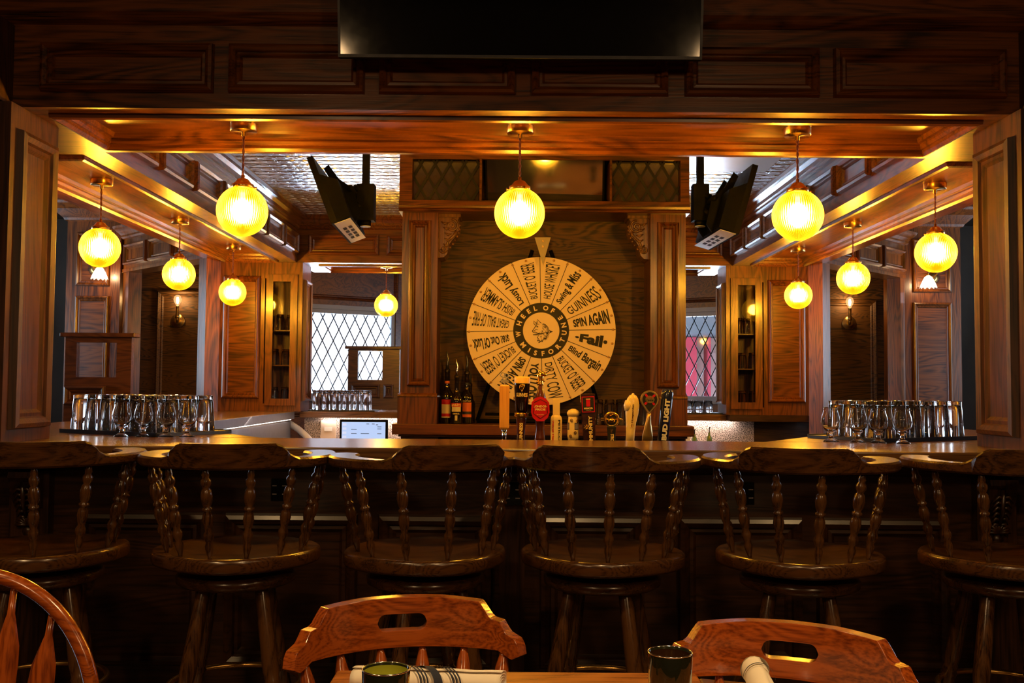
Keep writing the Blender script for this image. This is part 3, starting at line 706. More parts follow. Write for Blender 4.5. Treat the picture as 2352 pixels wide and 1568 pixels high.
# carved brackets
def scroll(cx, cz, r, turns, sg, y, a0=0):
    pts = []
    n = 26
    for k in range(n+1):
        t = k/n; a = a0+sg*t*turns*2*PI; rr = r*(1-0.88*t); pts.append((cx+rr*math.cos(a), y, cz+rr*math.sin(a)))
    return pts
for sgn, xe in ((1, xc(1004)), (-1, xc(1494))):
    m = MB(); zt = zc(490); s_ = sgn
    prof = [(0, 0), (0.108, 0), (0.108, -0.022), (0.100, -0.030), (0.112, -0.055), (0.110, -0.085), (0.095, -0.115), (0.072, -0.140), (0.056, -0.165), (0.052, -0.19), (0.046, -0.215), (0.03, -0.232), (0, -0.236)]
    v = []; y0, y1 = UY+0.05, UY+0.2
    for y_ in (y0, y1): v += [(xe+s_*a, y_, zt+b) for a, b in prof]
    n = len(prof); m.add(v, [tuple(range(n)), tuple(reversed(range(n, 2*n)))]+[(i, (i+1) % n, n+(i+1) % n, n+i) for i in range(n)])
    y = y0-0.002
    m.tube(scroll(xe+s_*0.070, zt-0.062, 0.036, 1.6, -s_, y, PI/2), 0.0065, 7)
    m.tube(scroll(xe+s_*0.028, zt-0.19, 0.022, 1.4, s_, y, PI), 0.005, 7)
    m.tube([(xe+s_*a, y, zt+b) for a, b in ((0.100, -0.09), (0.080, -0.118), (0.055, -0.14), (0.042, -0.17), (0.040, -0.2))], [0.009, 0.008, 0.007, 0.006, 0.004], 7)
    for k in range(6):
        t = k/5; px_, pz_ = xe+s_*(0.014+0.02*math.sin(t*PI)), zt-0.04-0.15*t
        m.tube([(px_, y, pz_), (px_+s_*0.018, y-0.006, pz_-0.012), (px_+s_*0.036, y, pz_-0.006)], [0.003, 0.0075, 0.003], 6)
    for k in range(7):
        t = k/6; m.lathe([(0.001, -0.007), (0.006, -0.004), (0.007, 0), (0.006, 0.004), (0.001, 0.007)], (xe+s_*(0.112-0.05*t*t), y0+0.004, zt-0.06-0.12*t), 8)
    m.box(min(xe, xe+s_*0.118), max(xe, xe+s_*0.118), y0-0.01, y1, zt-0.016, zt+0.0)
    ub(m, 'carved_bracket', wood('carved_oak', (0.05, 0.02, 0.006), (0.2, 0.085, 0.025), 'Z') if sgn > 0 else bpy.data.materials['carved_oak'])

# ---- television inside the header, tilted down: it mirrors the front lamp
TVY = UY+0.08
a = at(1105, 420, TVY-0.05); b = at(1398, 420, TVY-0.05)
tvw = b.x-a.x; tvh = 0.40
Pm = at(1253, 352, TVY); G_ = Vector((0.02, 3.845, 1.965)); nrm = ((Vector((0, 0, CAMZ))-Pm).normalized()+(G_-Pm).normalized()).normalized()
tv = empty('television', ((a.x+b.x)/2, TVY-0.005, hz0+0.20), 0, 'black flat television tucked between the two lattice doors, mirroring a lamp', 'television')
tv.rotation_mode = 'QUATERNION'
zq = nrm; xq = Vector((0, 0, 1)).cross(zq).normalized(); yq = zq.cross(xq)
tv.rotation_quaternion = Matrix((xq, yq, zq)).transposed().to_quaternion()
MB().box(-tvw/2+0.02, tvw/2-0.02, -tvh/2, tvh/2, -0.03, 0.0).build('casing', BLACK, tv)
MB().box(-tvw/2+0.03, tvw/2-0.03, -tvh/2+0.012, tvh/2-0.01, 0.0005, 0.002).build('screen', simple('mirror_dark_screen', (0.38, 0.38, 0.38), 0.05, metal=0.95), tv)

# ================================================================ WHEEL
WYP = 5.30
wc = at(1243, 759, WYP); WR = 171.5/2250*math.hypot(WYP, 0.1)
wheel = empty('prize_wheel', (wc.x, WYP, shelf_z), 0, 'large round cream prize wheel with sixteen lettered wedges on a black easel', 'prize wheel')
wz = wc.z-shelf_z; tilt = math.radians(3)
RM = Matrix.Translation((0, 0, wz)) @ Matrix.Rotation(-tilt, 4, 'X')
def wp(r, th, y=0.0):     # th clockwise from up
    return RM @ Vector((r*math.sin(th), y, r*math.cos(th)))
m = MB(); n = 96
m.add([wp(WR, 2*PI*i/n, 0) for i in range(n)]+[wp(WR, 2*PI*i/n, 0.018) for i in range(n)], [tuple(range(n)), tuple(reversed(range(n, 2*n)))]+[(i, (i+1) % n, n+(i+1) % n, n+i) for i in range(n)])
m.build('disc', IVORY, wheel)
TH0 = math.radians(-1.3); ST = PI/8
ink = MB()
for k in range(16):
    th = TH0+k*ST
    d = Vector((math.sin(th), 0, math.cos(th))); pn = Vector((math.cos(th), 0, -math.sin(th)))*0.0016
    a = RM @ (d*WR*0.372+Vector((0, -0.0008, 0))); b = RM @ (d*WR*0.998+Vector((0, -0.0008, 0)))
    ink.add([a-pn, b-pn, b+pn, a+pn], [(0, 1, 2, 3)])
n = 72; r0, r1 = 0.245*WR, 0.375*WR
ink.add([wp(r0, 2*PI*i/n, -0.001) for i in range(n)]+[wp(r1, 2*PI*i/n, -0.001) for i in range(n)], [(i, (i+1) % n, n+(i+1) % n, n+i) for i in range(n)])
words = ['HOUSE WHISKEY', 'Swing & Miss', 'GUINNESS', 'SPIN AGAIN', '\u00b7Fail\u00b7', 'Blind Bargain', "BUCKET O' BEER", 'DIRTY COW', 'YOU LOSE', 'SPIN AGAIN', "BUCKET O' BEER", '$!&! Out Of Luck', 'GREAT BALL OF FIRE', 'IRISH SLAMMER', 'Lousy Luck', "BUCKET O' BEER"]
heavy = {1: .018, 3: .03, 4: .045, 5: .02, 8: .03, 9: .03, 11: .018, 14: .02}
for k, w_ in enumerate(words):
    th = TH0+(k+0.5)*ST
    d = Vector((math.sin(th), 0, math.cos(th))); pn = Vector((math.cos(th), 0, -math.sin(th)))   # pn: clockwise side = text's lower side
    lo = w_ in ('\u00b7Fail\u00b7',)
    ra, rb = (0.44, 0.93) if not lo else (0.46, 0.9)
    def fn(a, b, d=d, pn=pn, ra=ra, rb=rb, lo=lo):
        r = WR*(ra+(rb-ra)*a); hh = r*0.105*(1.05 if not lo else 0.95)
        return RM @ (d*r+pn*(hh*(1-2*b))+Vector((0, -0.0012, 0)))
    letter(ink, w_, fn, 0, heavy.get(k, 0.0))
ink.build('black_lettering', INK, wheel)
ring = MB()
def arc_letter(ch, deg, flip):
    th = math.radians(deg); R = 0.31*WR; hh = 0.034*WR
    vs, fs, asp = glyphs(ch, 0.03); ww = hh*asp if ch != 'I' else hh*0.28
    ww = min(ww, hh*1.15)
    u = Vector((math.cos(th), 0, -math.sin(th))); v = Vector((math.sin(th), 0, math.cos(th)))
    if flip: u, v = -u, -v
    c0 = Vector((math.sin(th), 0, math.cos(th)))*R
    ring.add([RM @ (c0+u*(a-0.5)*2*ww+v*(b-0.5)*2*hh+Vector((0, -0.0018, 0))) for a, b in vs], fs)
for ch, dg in zip('WHEELOF', (-99, -72, -52, -33, -15, 11, 30)): arc_letter(ch, dg, False)
for ch, dg in zip('ENUTROFSIM', (56, 76, 95, 114, 133, 155, 175, 194, 211, 231)): arc_letter(ch, dg, True)
ring.build('ring_lettering', IVORY, wheel)
# animal head emblem, drawn in ink lines
em = MB()
def E(x, y): return RM @ Vector((x*WR*0.2/0.5, -0.0014, y*WR*0.2/0.5))
def stroke(pts, w):
    n = len(pts)
    for i in range(n-1):
        a = Vector(pts[i]); b = Vector(pts[i+1]); dd = (b-a)
        if dd.length < 1e-6: continue
        nn = Vector((-dd.y, dd.x)).normalized()
        w0 = w*(1 if i > 0 else 0.4); w1 = w*(1 if i < n-2 else 0.3)
        q = [a-nn*w0, b-nn*w1, b+nn*w1, a+nn*w0]
        em.add([E(p.x, p.y) for p in q], [(0, 1, 2, 3)])
outline = [(-0.13, 0.38), (-0.17, 0.17), (-0.25, 0.05), (-0.30, -0.02), (-0.27, -0.06), (-0.20, -0.05), (-0.08, -0.10), (-0.04, -0.05)]
stroke(outline, 0.010); stroke([(-0.13, 0.38), (-0.03, 0.27), (0.02, 0.25)], 0.011); stroke([(-0.25, 0.33), (-0.24, 0.22), (-0.17, 0.17)], 0.010); stroke([(-0.25, 0.33), (-0.18, 0.25), (-0.14, 0.26)], 0.009)
stroke([(-0.12, 0.32), (-0.13, 0.21), (-0.05, 0.22)], 0.008); stroke([(-0.19, 0.14), (-0.13, 0.15), (-0.10, 0.12), (-0.16, 0.12)], 0.010); stroke([(-0.30, -0.02), (-0.24, -0.01), (-0.16, 0.04), (-0.10, 0.02)], 0.008)
stroke([(-0.28, -0.13), (-0.15, -0.12), (0.05, -0.09), (0.28, -0.04)], 0.014); stroke([(-0.27, -0.16), (-0.10, -0.15), (0.06, -0.11)], 0.010)
em.add([E(*p) for p in ((0.40, -0.03), (0.26, 0.02), (0.30, -0.035), (0.27, -0.09))], [(0, 1, 2, 3)])
rnd = random.Random(3)
for k in range(16):        # jagged mane along the back and throat
    t = k/15; a = math.radians(80-150*t); r_ = 0.27
    x_, y_ = 0.03+r_*math.cos(a)*0.85, -0.03+r_*math.sin(a)
    stroke([(x_*0.72-0.01, y_*0.82), (x_*0.9, y_*0.95+0.01), (x_*1.05+0.02, y_*1.05-0.03)], 0.012)
for k in range(26):
    x_ = rnd.uniform(-0.08, 0.2); y_ = rnd.uniform(-0.28, 0.2)
    if x_ < -0.02 and y_ > -0.05: continue
    stroke([(x_, y_), (x_+0.025, y_-0.03), (x_+0.03, y_-0.07)], 0.008)
stroke([(-0.08, -0.16), (-0.13, -0.24), (-0.09, -0.27), (-0.12, -0.36), (-0.05, -0.31), (-0.08, -0.42), (0.02, -0.33), (0.03, -0.38), (0.10, -0.26), (0.16, -0.28), (0.17, -0.18)], 0.011)
em.build('emblem', INK, wheel)
PEGM = simple('pale_wood_peg', (0.62, 0.34, 0.12), 0.4)
for k in range(32):
    th = TH0+k*ST/2
    if k % 32 in (0,): continue
    p = wp(WR*0.965, th, -0.004); pg = MB(); pg.lathe([(0.001, -0.006), (0.0055, -0.004), (0.0065, 0), (0.0055, 0.004), (0.001, 0.006)], tuple(p), 8); pg.build('peg', PEGM, wheel)
mpt = MB(); pt = [at(1228, 545, WYP-0.03), at(1265, 545, WYP-0.03), at(1247, 607, WYP-0.03)]
off = Vector((wc.x, WYP, shelf_z))
mpt.add([p-off for p in pt]+[p-off+Vector((0, 0.012, 0)) for p in pt], [(0, 1, 2), (5, 4, 3), (0, 3, 4, 1), (1, 4, 5, 2), (2, 5, 3, 0)])
for yy in (553, 566):
    p = at(1247, yy, WYP-0.034)-off; mpt.lathe([(0.007, 0), (0.006, 0.004), (0.001, 0.005)], seg=10, mi=1, axis=(p+Vector((0, 0.003, 0)), p+Vector((0, -1, 0))), cap=True) if False else mpt.box(p.x-0.005, p.x+0.005, p.y-0.001, p.y+0.004, p.z-0.005, p.z+0.005, 1)
mpt.build('pointer', [simple('pointer_paint', (0.45, 0.38, 0.27), 0.45), OLDBRASS], wheel)
st = MB(); yb = 0.07
for sg in (-1, 1):
    st.tube([(sg*0.05, 0.05, wz+WR+0.04), (sg*0.345, yb, 0.012)], 0.012, 6)
st.tube([(-0.345, yb, 0.012), (0.345, yb, 0.012)], 0.012, 6); st.tube([(-0.3, 0.03, 0.05), (0.3, 0.03, 0.05)], 0.009, 6)
st.tube([(0, 0.05, wz+WR+0.04), (0, 0.03, wz)], 0.012, 6)
st.build('easel', BLACK, wheel)

# ================================================================ PENDANT LAMPS
P_PEND = 80.0
AMB = (1.0, 0.53, 0.065)
def pendant(loc, label, power=P_PEND):
    """loc: centre of the glass ball; hangs from the beam tray"""
    x, y, z = loc; top = SOF+0.0495-z
    t = empty('pendant_lamp', loc, random.uniform(0, 6), label, 'pendant lamp', 'amber globe pendants under the beams')
    MB().lathe([(0.054, top), (0.054, top-0.030), (0.050, top-0.034), (0.008, top-0.034), (0.008, top-0.050), (0.001, top-0.050)], seg=32, cap=False).build('ceiling_canopy', BRASS, t)
    m = MB(); zc0 = 0.140; L_ = top-0.048-zc0; n = 60
    for ph in (0, PI):
        m.tube([(0.0028*math.cos(ph+k/n*L_/0.028*2*PI/2), 0.0028*math.sin(ph+k/n*L_/0.028*2*PI/2), zc0+L_*k/n) for k in range(n+1)], 0.0026, 5)
    m.build('twisted_cord', CORD, t)
    h = MB().lathe([(0.002, 0.1445), (0.0065, 0.144), (0.0065, 0.1305), (0.0125, 0.130), (0.0215, 0.126), (0.0335, 0.111), (0.0385, 0.108), (0.0415, 0.107), (0.0415, 0.1065), (0.0425, 0.106), (0.0425, 0.0895), (0.041, 0.089)], seg=28, cap=False).build('lamp_holder', BRASS, t)
    for a in (0.3, 2.4, 4.5):
        p = Vector((math.cos(a), math.sin(a), 0)); s = MB(); s.lathe([(0.0025, 0), (0.0025, 0.6), (0.005, 0.62), (0.005, 1)], seg=8, axis=(p*0.043+Vector((0, 0, 0.094)), p*0.054+Vector((0, 0, 0.094)))); s.build('thumb_screw', BRASS, h)
    R = 0.1; prof = [(0.001, -R)]+[(R*math.sin(PI*k/30), -R*math.cos(PI*k/30)) for k in range(1, 26)]+[(0.040, 0.090)]
    prof = [p for p in prof if not (p[1] > 0 and p[0] < 0.0405)]+[(0.040, 0.092)]
    m = MB(); m.lathe(prof, seg=64, cap=False); m.build('glass_globe', GLOBE, t)
    m = MB().lathe([(0.0005, -0.037)]+[(0.037*math.sin(PI*k/12), -0.037*math.cos(PI*k/12)) for k in range(1, 11)]+[(0.010, 0.036), (0.009, 0.075)], seg=20, cap=False)
    m.build('bulb', BULB, t)
    lamp_point('pendant_light', (0, 0, 0), power, AMB, 0.045, t)
    return t
GZ = 1.965
pend = [((-1.078, 3.845, GZ), 'amber globe pendant hanging above the bar front, left of the three front ones'),
        ((0.019, 3.845, GZ), 'amber globe pendant hanging in front of the prize wheel, middle of the front row'),
        ((1.118, 3.845, GZ), 'amber globe pendant hanging above the bar front, right of the three front ones'),
        ((-2.095, 4.92, GZ), 'amber globe pendant under the left beam, nearest of its row, above the left bell lamp'),
        ((-2.095, 6.09, GZ), 'amber globe pendant under the left beam, middle of its row, above the bare bulb'),
        ((-2.095, 7.26, GZ), 'small looking amber globe pendant in front of the left oak corner panel'),
        ((2.10, 4.86, GZ), 'amber globe pendant under the right beam, nearest of its row, above the right bell lamp'),
        ((2.09, 6.02, GZ), 'amber globe pendant under the right beam, middle of its row, near the bare bulb'),
        ((2.08, 7.15, GZ), 'small looking amber globe pendant in front of the right oak corner panel'),
        ((-1.09, 8.32, GZ), 'smallest amber globe pendant, hanging before the left leaded window')]
for l, s in pend: pendant(l, s)

# ================================================================ WALL LAMPS
def bare_sconce(loc, s, label):
    t = empty('wall_lamp', loc, 0, label, 'wall lamp', 'bare bulb wall lamps')
    MB().lathe([(0.068, 0), (0.068, 0.2), (0.060, 0.5), (0.045, 0.55), (0.040, 0.9), (0.02, 1.0)], seg=28, axis=((0, 0, 0), (0, -0.03, 0))).build('backplate', OLDBRASS, t)
    m = MB(); m.tube([(0, -0.03, 0), (s*0.012, -0.06, -0.012), (s*0.02, -0.085, 0.0), (s*0.022, -0.09, 0.03)], 0.009, 8)
    m.lathe([(0.018, 0.02), (0.022, 0.03), (0.018, 0.06), (0.014, 0.065), (0.015, 0.13), (0.018, 0.135), (0.001, 0.14)], (s*0.022, -0.09, 0), 14)
    m.build('arm', OLDBRASS, t)
    m = MB().lathe([(0.012, 0.135), (0.016, 0.15), (0.032, 0.175), (0.038, 0.20), (0.030, 0.228), (0.012, 0.242), (0.001, 0.244)], (s*0.022, -0.09, 0), 18, cap=False)
    m.build('bulb', bulb_mat('clear_bulb', (1.0, 0.60, 0.25), 0.35, 0.8) if 'clear_bulb' not in bpy.data.materials else bpy.data.materials['clear_bulb'], t)
    m = MB().lathe([(0.001, 0.155), (0.010, 0.165), (0.014, 0.195), (0.008, 0.22), (0.001, 0.224)], (s*0.022, -0.09, 0), 10)
    m.build('glowing_filament', bulb_mat('filament_glow', (1.0, 0.75, 0.4), 12, 0.9) if 'filament_glow' not in bpy.data.materials else bpy.data.materials['filament_glow'], t)
    lamp_point('sconce_light', (s*0.022, -0.10, 0.195), 3.6, (1.0, 0.52, 0.16), 0.02, t)
p = at(409, 737, 9.345); bare_sconce(p, 1, 'brass wall lamp with bare glowing bulb on the left olive oak wall')
p = at(1950, 742, 9.345); bare_sconce(p, -1, 'brass wall lamp with bare glowing bulb on the right olive oak wall')
def bell_sconce(px, py, s, label):
    p = at(px, py, 8.5); loc = Vector((p.x-s*0.10, 8.659-0.016, p.z+0.05))
    t = empty('wall_lamp', loc, 0, label, 'wall lamp', 'bell shaded wall lamps')
    MB().lathe([(0.05, 0), (0.05, 0.3), (0.02, 1.0)], seg=20, axis=((0, 0.0, 0), (0, -0.025, 0))).build('backplate', OLDBRASS, t)
    MB().tube([(0, -0.02, 0), (0, -0.10, 0.03), (s*0.05, -0.14, 0.055), (s*0.10, -0.145, 0.035), (s*0.10, -0.145, 0.0)], 0.007, 8).build('arm', OLDBRASS, t)
    v = []; f = []; seg = 48; prof = [(0.012, 0.005), (0.030, -0.01), (0.045, -0.04), (0.060, -0.075), (0.070, -0.10)]
    m = MB(); 
    for (r, z) in prof:
        for i in range(seg):
            a = 2*PI*i/seg; rr = r*(1+0.06*math.cos(a*12)); v.append((s*0.10+rr*math.cos(a), -0.145+rr*math.sin(a), z-(0.008*math.cos(a*12) if r > 0.065 else 0)))
    for k in range(len(prof)-1):
        for i in range(seg): j = (i+1) % seg; f.append((k*seg+i, k*seg+j, (k+1)*seg+j, (k+1)*seg+i))
    m.add(v, f, 0, True); m.build('bell_shade', MILK, t)
    lamp_point('bell_light', (s*0.10, -0.145, -0.055), 3.2, (1.0, 0.60, 0.28), 0.02, t)
bell_sconce(229, 627, 1, 'brass wall lamp with white pleated bell shade on the left pilaster')
bell_sconce(2132, 647, -1, 'brass wall lamp with white pleated bell shade on the right pilaster')

# ================================================================ LED strips under the counters (work lights)
for s in (-1,):
    m = MB(); x0, x1 = sorted((s*1.752, s*1.768)); m.box(x0, x1, 5.1, 7.75, CZ-CTH-0.014, CZ-CTH-0.002)
    o = m.build('led_strip', bulb_mat('led_diffuser', (1.0, 0.90, 0.78), 3, 0.3) if 'led_diffuser' not in bpy.data.materials else bpy.data.materials['led_diffuser'], bar)
    o.location = (0, -3.6, 0)
    lamp_area('led_light', (s*1.735, 6.3, CZ-CTH-0.02), (-s*0.3, 0, -1), 2.8, 0.012, 1.6, (1.0, 0.84, 0.68)).rotation_euler = (0, s*0.3, PI/2)
for x in (-0.95, 1.2):
    lamp_area('led_light', (x, 7.955, CZ-CTH-0.006), (0, 0.35, -1), 1.2, 0.012, 3.0, (1.0, 0.80, 0.66))

# ================================================================ TELEVISIONS
def mount_tv(s, far, near, top, polex, label):
    """far, near: bottom corners of the screen edge; top: upper near corner (world points)"""
    c = (far+near)/2; ez = (top-near).normalized(); ey = (far-near).normalized(); nx = ey.cross(ez).normalized()
    if nx.x*s < 0: nx = -nx                                     # screen faces outwards (s)
    H = (top-near).length; L_ = (far-near).length; C = (near+far)/2+(top-near)/2
    t = empty('television', C, 0, label, 'television', 'televisions on ceiling poles')
    M = Matrix.Translation(-C)
    def P(a, b, d): return near+ey*(L_*a)+ez*(H*b)-nx*d-C
    def slab(a0, a1, b0, b1, d0, d1, m, mi=0):
        v = [P(a, b, d) for d in (d0, d1) for b in (b0, b1) for a in (a0, a1)]
        m.add(v, [(0, 2, 3, 1), (4, 5, 7, 6), (0, 1, 5, 4), (2, 6, 7, 3), (0, 4, 6, 2), (1, 3, 7, 5)], mi)
    m = MB(); slab(0, 1, 0, 1, 0.0, 0.03, m)
    v = [P(a, b, d) for (d, q) in ((0.03, 0.0), (0.10, 0.12)) for b in (q*0.3, 0.72-q) for a in (q*0.6, 1-q*0.6)]
    m.add(v, [(0, 2, 3, 1), (4, 5, 7, 6), (0, 1, 5, 4), (2, 6, 7, 3), (0, 4, 6, 2), (1, 3, 7, 5)]); m.build('casing', BLACK, t)
    m = MB(); slab(0.02, 0.98, 0.02, 0.98, -0.002, -0.0005, m); m.build('screen', SCREEN, t)
    lb = MB(); slab(0.03, 0.97, -0.006, -0.0005, 0.012, 0.095, lb)
    lab = lb.build('port_panel', simple('port_panel_enamel', (0.85, 0.84, 0.80), 0.35) if 'port_panel_enamel' not in bpy.data.materials else bpy.data.materials['port_panel_enamel'], t)
    mk = MB()
    for k in range(4):
        for q in (0.03, 0.058): slab(0.28+k*0.14, 0.37+k*0.14, -0.008, -0.0065, q, q+0.018, mk)
    mk.build('port_marking', INK, lab)
    for a in (0.30, 0.62):
        br = MB(); v = [P(a+da, b, d) for da in (0, 0.02) for (b, d) in ((0.02, 0.10), (0.92, 0.045), (0.96, 0.075), (0.7, 0.10), (0.5, 0.15), (0.12, 0.14))]
        n = 6; br.add(v, [tuple(range(n)), tuple(reversed(range(n, 2*n)))]+[(i, (i+1) % n, n+(i+1) % n, n+i) for i in range(n)]); br.build('mount_bracket', BLACK, t)
    pl = MB(); py = (far.y+near.y)/2+0.02
    ztop = TINZ-0.001; zb = at(polex, 425, py).z; zl = at(polex, 508, py).z
    pl.box(polex_w(polex, py)-0.018-C.x, polex_w(polex, py)+0.018-C.x, py-0.018-C.y, py+0.018-C.y, zb-C.z, ztop-C.z)
    X0 = polex_w(polex, py)-C.x
    pl.box(X0-0.042, X0+0.048 if s < 0 else X0+0.042, py-0.04-C.y, py+0.04-C.y, zl-C.z, zb-C.z)
    pl.lathe([(0.03, -0.025), (0.03, 0.0)], (X0, py-C.y, zl-C.z), 20); pl.lathe([(0.028, -0.004), (0.028, 0)], (X0, py-C.y, zl-0.026-C.z), 20, 1)
    # tilting arm between box and brackets
    a = Vector((X0, py-C.y, (zb+zl)/2-C.z)); b = P(0.46, 0.45, 0.13)
    pl.tube([a+Vector((0, 0, 0.05)), b+Vector((0, 0, 0.05))], 0.018, 6); pl.tube([a+Vector((0, 0, -0.03)), b+Vector((0, 0, -0.04))], 0.022, 6)
    pl.tube([P(0.25, 0.5, 0.14), P(0.68, 0.5, 0.14)], 0.016, 6)
    o = pl.build('ceiling_pole', [BLACK, WHITE], t)
def polex_w(px, Y): return at(px, 400, Y).x
mount_tv(-1, at(804, 560, 5.42), at(761, 514, 4.76), at(704, 362, 4.76), 841, 'black television on a ceiling pole in front of the left tin ceiling')
mount_tv(1, at(1630, 575, 5.55), at(1698, 537, 4.93), at(1742, 380, 4.93), 1608, 'black television on a ceiling pole in front of the right tin ceiling')
# large television on the beam above
n0 = at(777, 131, 3.30); n1 = at(1612, 134, 3.30)
u0 = at(766, 0, 3.26); tw = (n1.x-n0.x)
t = empty('television', ((n0.x+n1.x)/2, 3.30, n0.z), 0, 'large black television hung on the panelled beam at the top middle', 'television')
t.rotation_euler = (math.radians(9), 0, 0)
hh = 0.72
MB().box(-tw/2, tw/2, 0.0, 0.035, 0, hh).box(-tw/2+0.25, tw/2-0.25, 0.035, 0.06, 0.1, hh-0.25).build('casing', BLACK, t)
m = MB()
for (a, b, c, d) in ((-tw/2, tw/2, 0, 0.010), (-tw/2, -tw/2+0.008, 0.010, hh), (tw/2-0.008, tw/2, 0.010, hh), (-tw/2+0.008, tw/2-0.008, hh-0.008, hh)): m.box(a, b, -0.004, -0.0002, c, d)
m.build('bezel', BEZEL, t)
MB().box(-tw/2+0.008, tw/2-0.008, -0.002, -0.0004, 0.010, hh-0.008).build('screen', SCREEN, t)
MB().box(-0.2, 0.2, 0.06, 0.075, 0.15, 0.4).build('wall_bracket', BLACK, t)

# ================================================================ STOOLS
def turned(m, p0, p1, r, prof, seg=12, mi=0):
    m.lathe([(r*a, b) for a, b in prof], seg=seg, axis=(p0, p1), mi=mi)
SPIN = [(0.35, 0), (0.45, 0.05), (0.75, 0.12), (0.80, 0.16), (0.55, 0.20), (0.95, 0.25), (0.95, 0.29), (0.6, 0.33), (0.85, 0.38), (1.05, 0.44), (0.9, 0.50), (0.62, 0.535), (0.95, 0.55), (0.95, 0.57), (0.62, 0.585), (0.95, 0.63), (1.1, 0.70), (0.9, 0.765), (0.6, 0.79), (0.95, 0.83), (0.95, 0.87), (0.6, 0.90), (0.72, 0.93), (0.5, 0.97), (0.35, 1)]
def make_stool(n_sp):
    t = empty('bar_stool', (0, 0, 0))
    SH = 0.783      # seat top; the sitter faces +Y
    # seat
    m = MB(); rings = [(0.0, SH-0.018), (0.08, SH-0.018), (0.15, SH-0.012), (0.20, SH-0.004), (0.228, SH), (0.2335, SH-0.001), (0.2385, SH-0.006), (0.240, SH-0.012), (0.240, SH-0.034), (0.2365, SH-0.041), (0.228, SH-0.045), (0.0, SH-0.045)]
    seg = 48; v = []; f = []
    for (r, z) in rings:
        for i in range(seg):
            a = 2*PI*i/seg; k = 1+0.03*math.cos(4*a)+(0.02 if math.sin(a) > 0 else 0)*math.sin(a)
            v.append((max(r, 0.0005)*k*math.cos(a)*1.02, max(r, 0.0005)*k*math.sin(a), z))
    for k in range(len(rings)-1):
        for i in range(seg): j = (i+1) % seg; f.append((k*seg+i, k*seg+j, (k+1)*seg+j, (k+1)*seg+i))
    m.add(v, f, 0, True); m.build('seat', STOOL, t)
    # arm rail with raised crest
    def arc(a): return PI*1.5+a      # a = 0 at the back
    A = math.radians(122); n = 72; m = MB(); v = []; f = []
    RZ = SH+0.254
    for k in range(n+1):
        a = -A+2*A*k/n; aa = abs(a); an = arc(a)
        t_ = aa/A
        ri = 0.238+0.004*math.cos(aa); w = 0.032+0.05*max(0, (t_-0.3)/0.7)**1.0
        if t_ > 0.93: w *= math.sqrt(max(0.02, 1-((t_-0.93)/0.07)**2))
        ex = 1.0
        ca = math.radians(29); cb = math.radians(46)
        if aa < ca: h = 0.075
        elif aa < cb: q = (aa-ca)/(cb-ca); h = 0.030+0.045*(1-math.sin(q*PI/2))**1.0
        else: h = 0.030
        dz = 0.004*t_
        ro = ri+w/2+0.008; rin = ri-w/2-0.004
        lean = 0.012 if h > 0.05 else 0
        cs, sn = math.cos(an), math.sin(an)*1.0
        e = 0.006
        loop = [(rin+e, 0), (ro-e, 0), (ro, e), (ro+lean, h-e), (ro-e+lean, h), (rin+e+lean*0.6, h), (rin+lean*0.6, h-e), (rin, e)]
        for (r, z) in loop: v.append((r*cs*1.07, r*sn+(0.0), RZ+z+dz))
    q = 8
    for k in range(n):
        for i in range(q): j = (i+1) % q; f.append((k*q+i, k*q+j, (k+1)*q+j, (k+1)*q+i))
    f += [tuple(range(q)), tuple(reversed(range(n*q, n*q+q)))]
    m.add(v, f, 0, False); m.build('arm_rail', STOOL, t, bevel=0)
    for k in range(n_sp):
        a = math.radians(-100+200*k/(n_sp-1)); an = arc(a)
        p0 = Vector((0.205*math.cos(an), 0.205*math.sin(an), SH-0.008)); p1 = Vector((0.243*math.cos(an)*1.07, 0.243*math.sin(an), RZ+0.004))
        m = MB(); turned(m, p0, p1, 0.0155, SPIN); m.build('spindle', STOOLZ, t)
    m = MB(); m.lathe([(0.09, SH-0.065), (0.09, SH-0.0455)], seg=24); m.build('swivel_plate', BLACK, t)
    m = MB(); m.lathe([(0.165, SH-0.108), (0.178, SH-0.100), (0.180, SH-0.082), (0.170, SH-0.072), (0.10, SH-0.066)], seg=40); m.build('base_ring', STOOL, t)
    LEG = [(0.8, 0), (1.0, 0.03), (1.12, 0.2), (1.2, 0.36), (1.02, 0.40), (1.22, 0.415), (1.02, 0.43), (1.25, 0.445), (1.05, 0.46), (1.35, 0.58), (1.3, 0.75), (1.1, 0.9), (0.8, 1)]
    for k in range(4):
        a = PI/4+k*PI/2
        m = MB(); turned(m, (0.262*math.cos(a), 0.262*math.sin(a), 0), (0.115*math.cos(a), 0.115*math.sin(a), SH-0.10), 0.0205, LEG[::1] if False else [(r, 1-z) for r, z in reversed(LEG)], 16); m.build('leg', STOOLZ, t)
    m = MB(); m.tube([(0.195*math.cos(2*PI*k/40), 0.195*math.sin(2*PI*k/40), 0.37) for k in range(40)], 0.009, 8, closed=True); m.build('foot_ring', BRASS, t)
    return t
SY = 3.04
st_spec = [(103, 19, 7), (549, 8.5, 8), (980, 23, 7), (1384, -15, 8), (1834, -16, 8), (2305, -5, 7)]
st_lab = ['dark turned bar stool at far left, behind the bow back chair',
          'dark turned bar stool second from the left, under the left pendant of the front row',
          'dark turned bar stool third from the left, its left arm pointing to the left',
          'dark turned bar stool fourth from the left, below the beer tap handles',
          'dark turned bar stool second from the right, standing square to the bar',
          'dark turned bar stool at far right, turned away and cut by the photo edge']
proto = {}
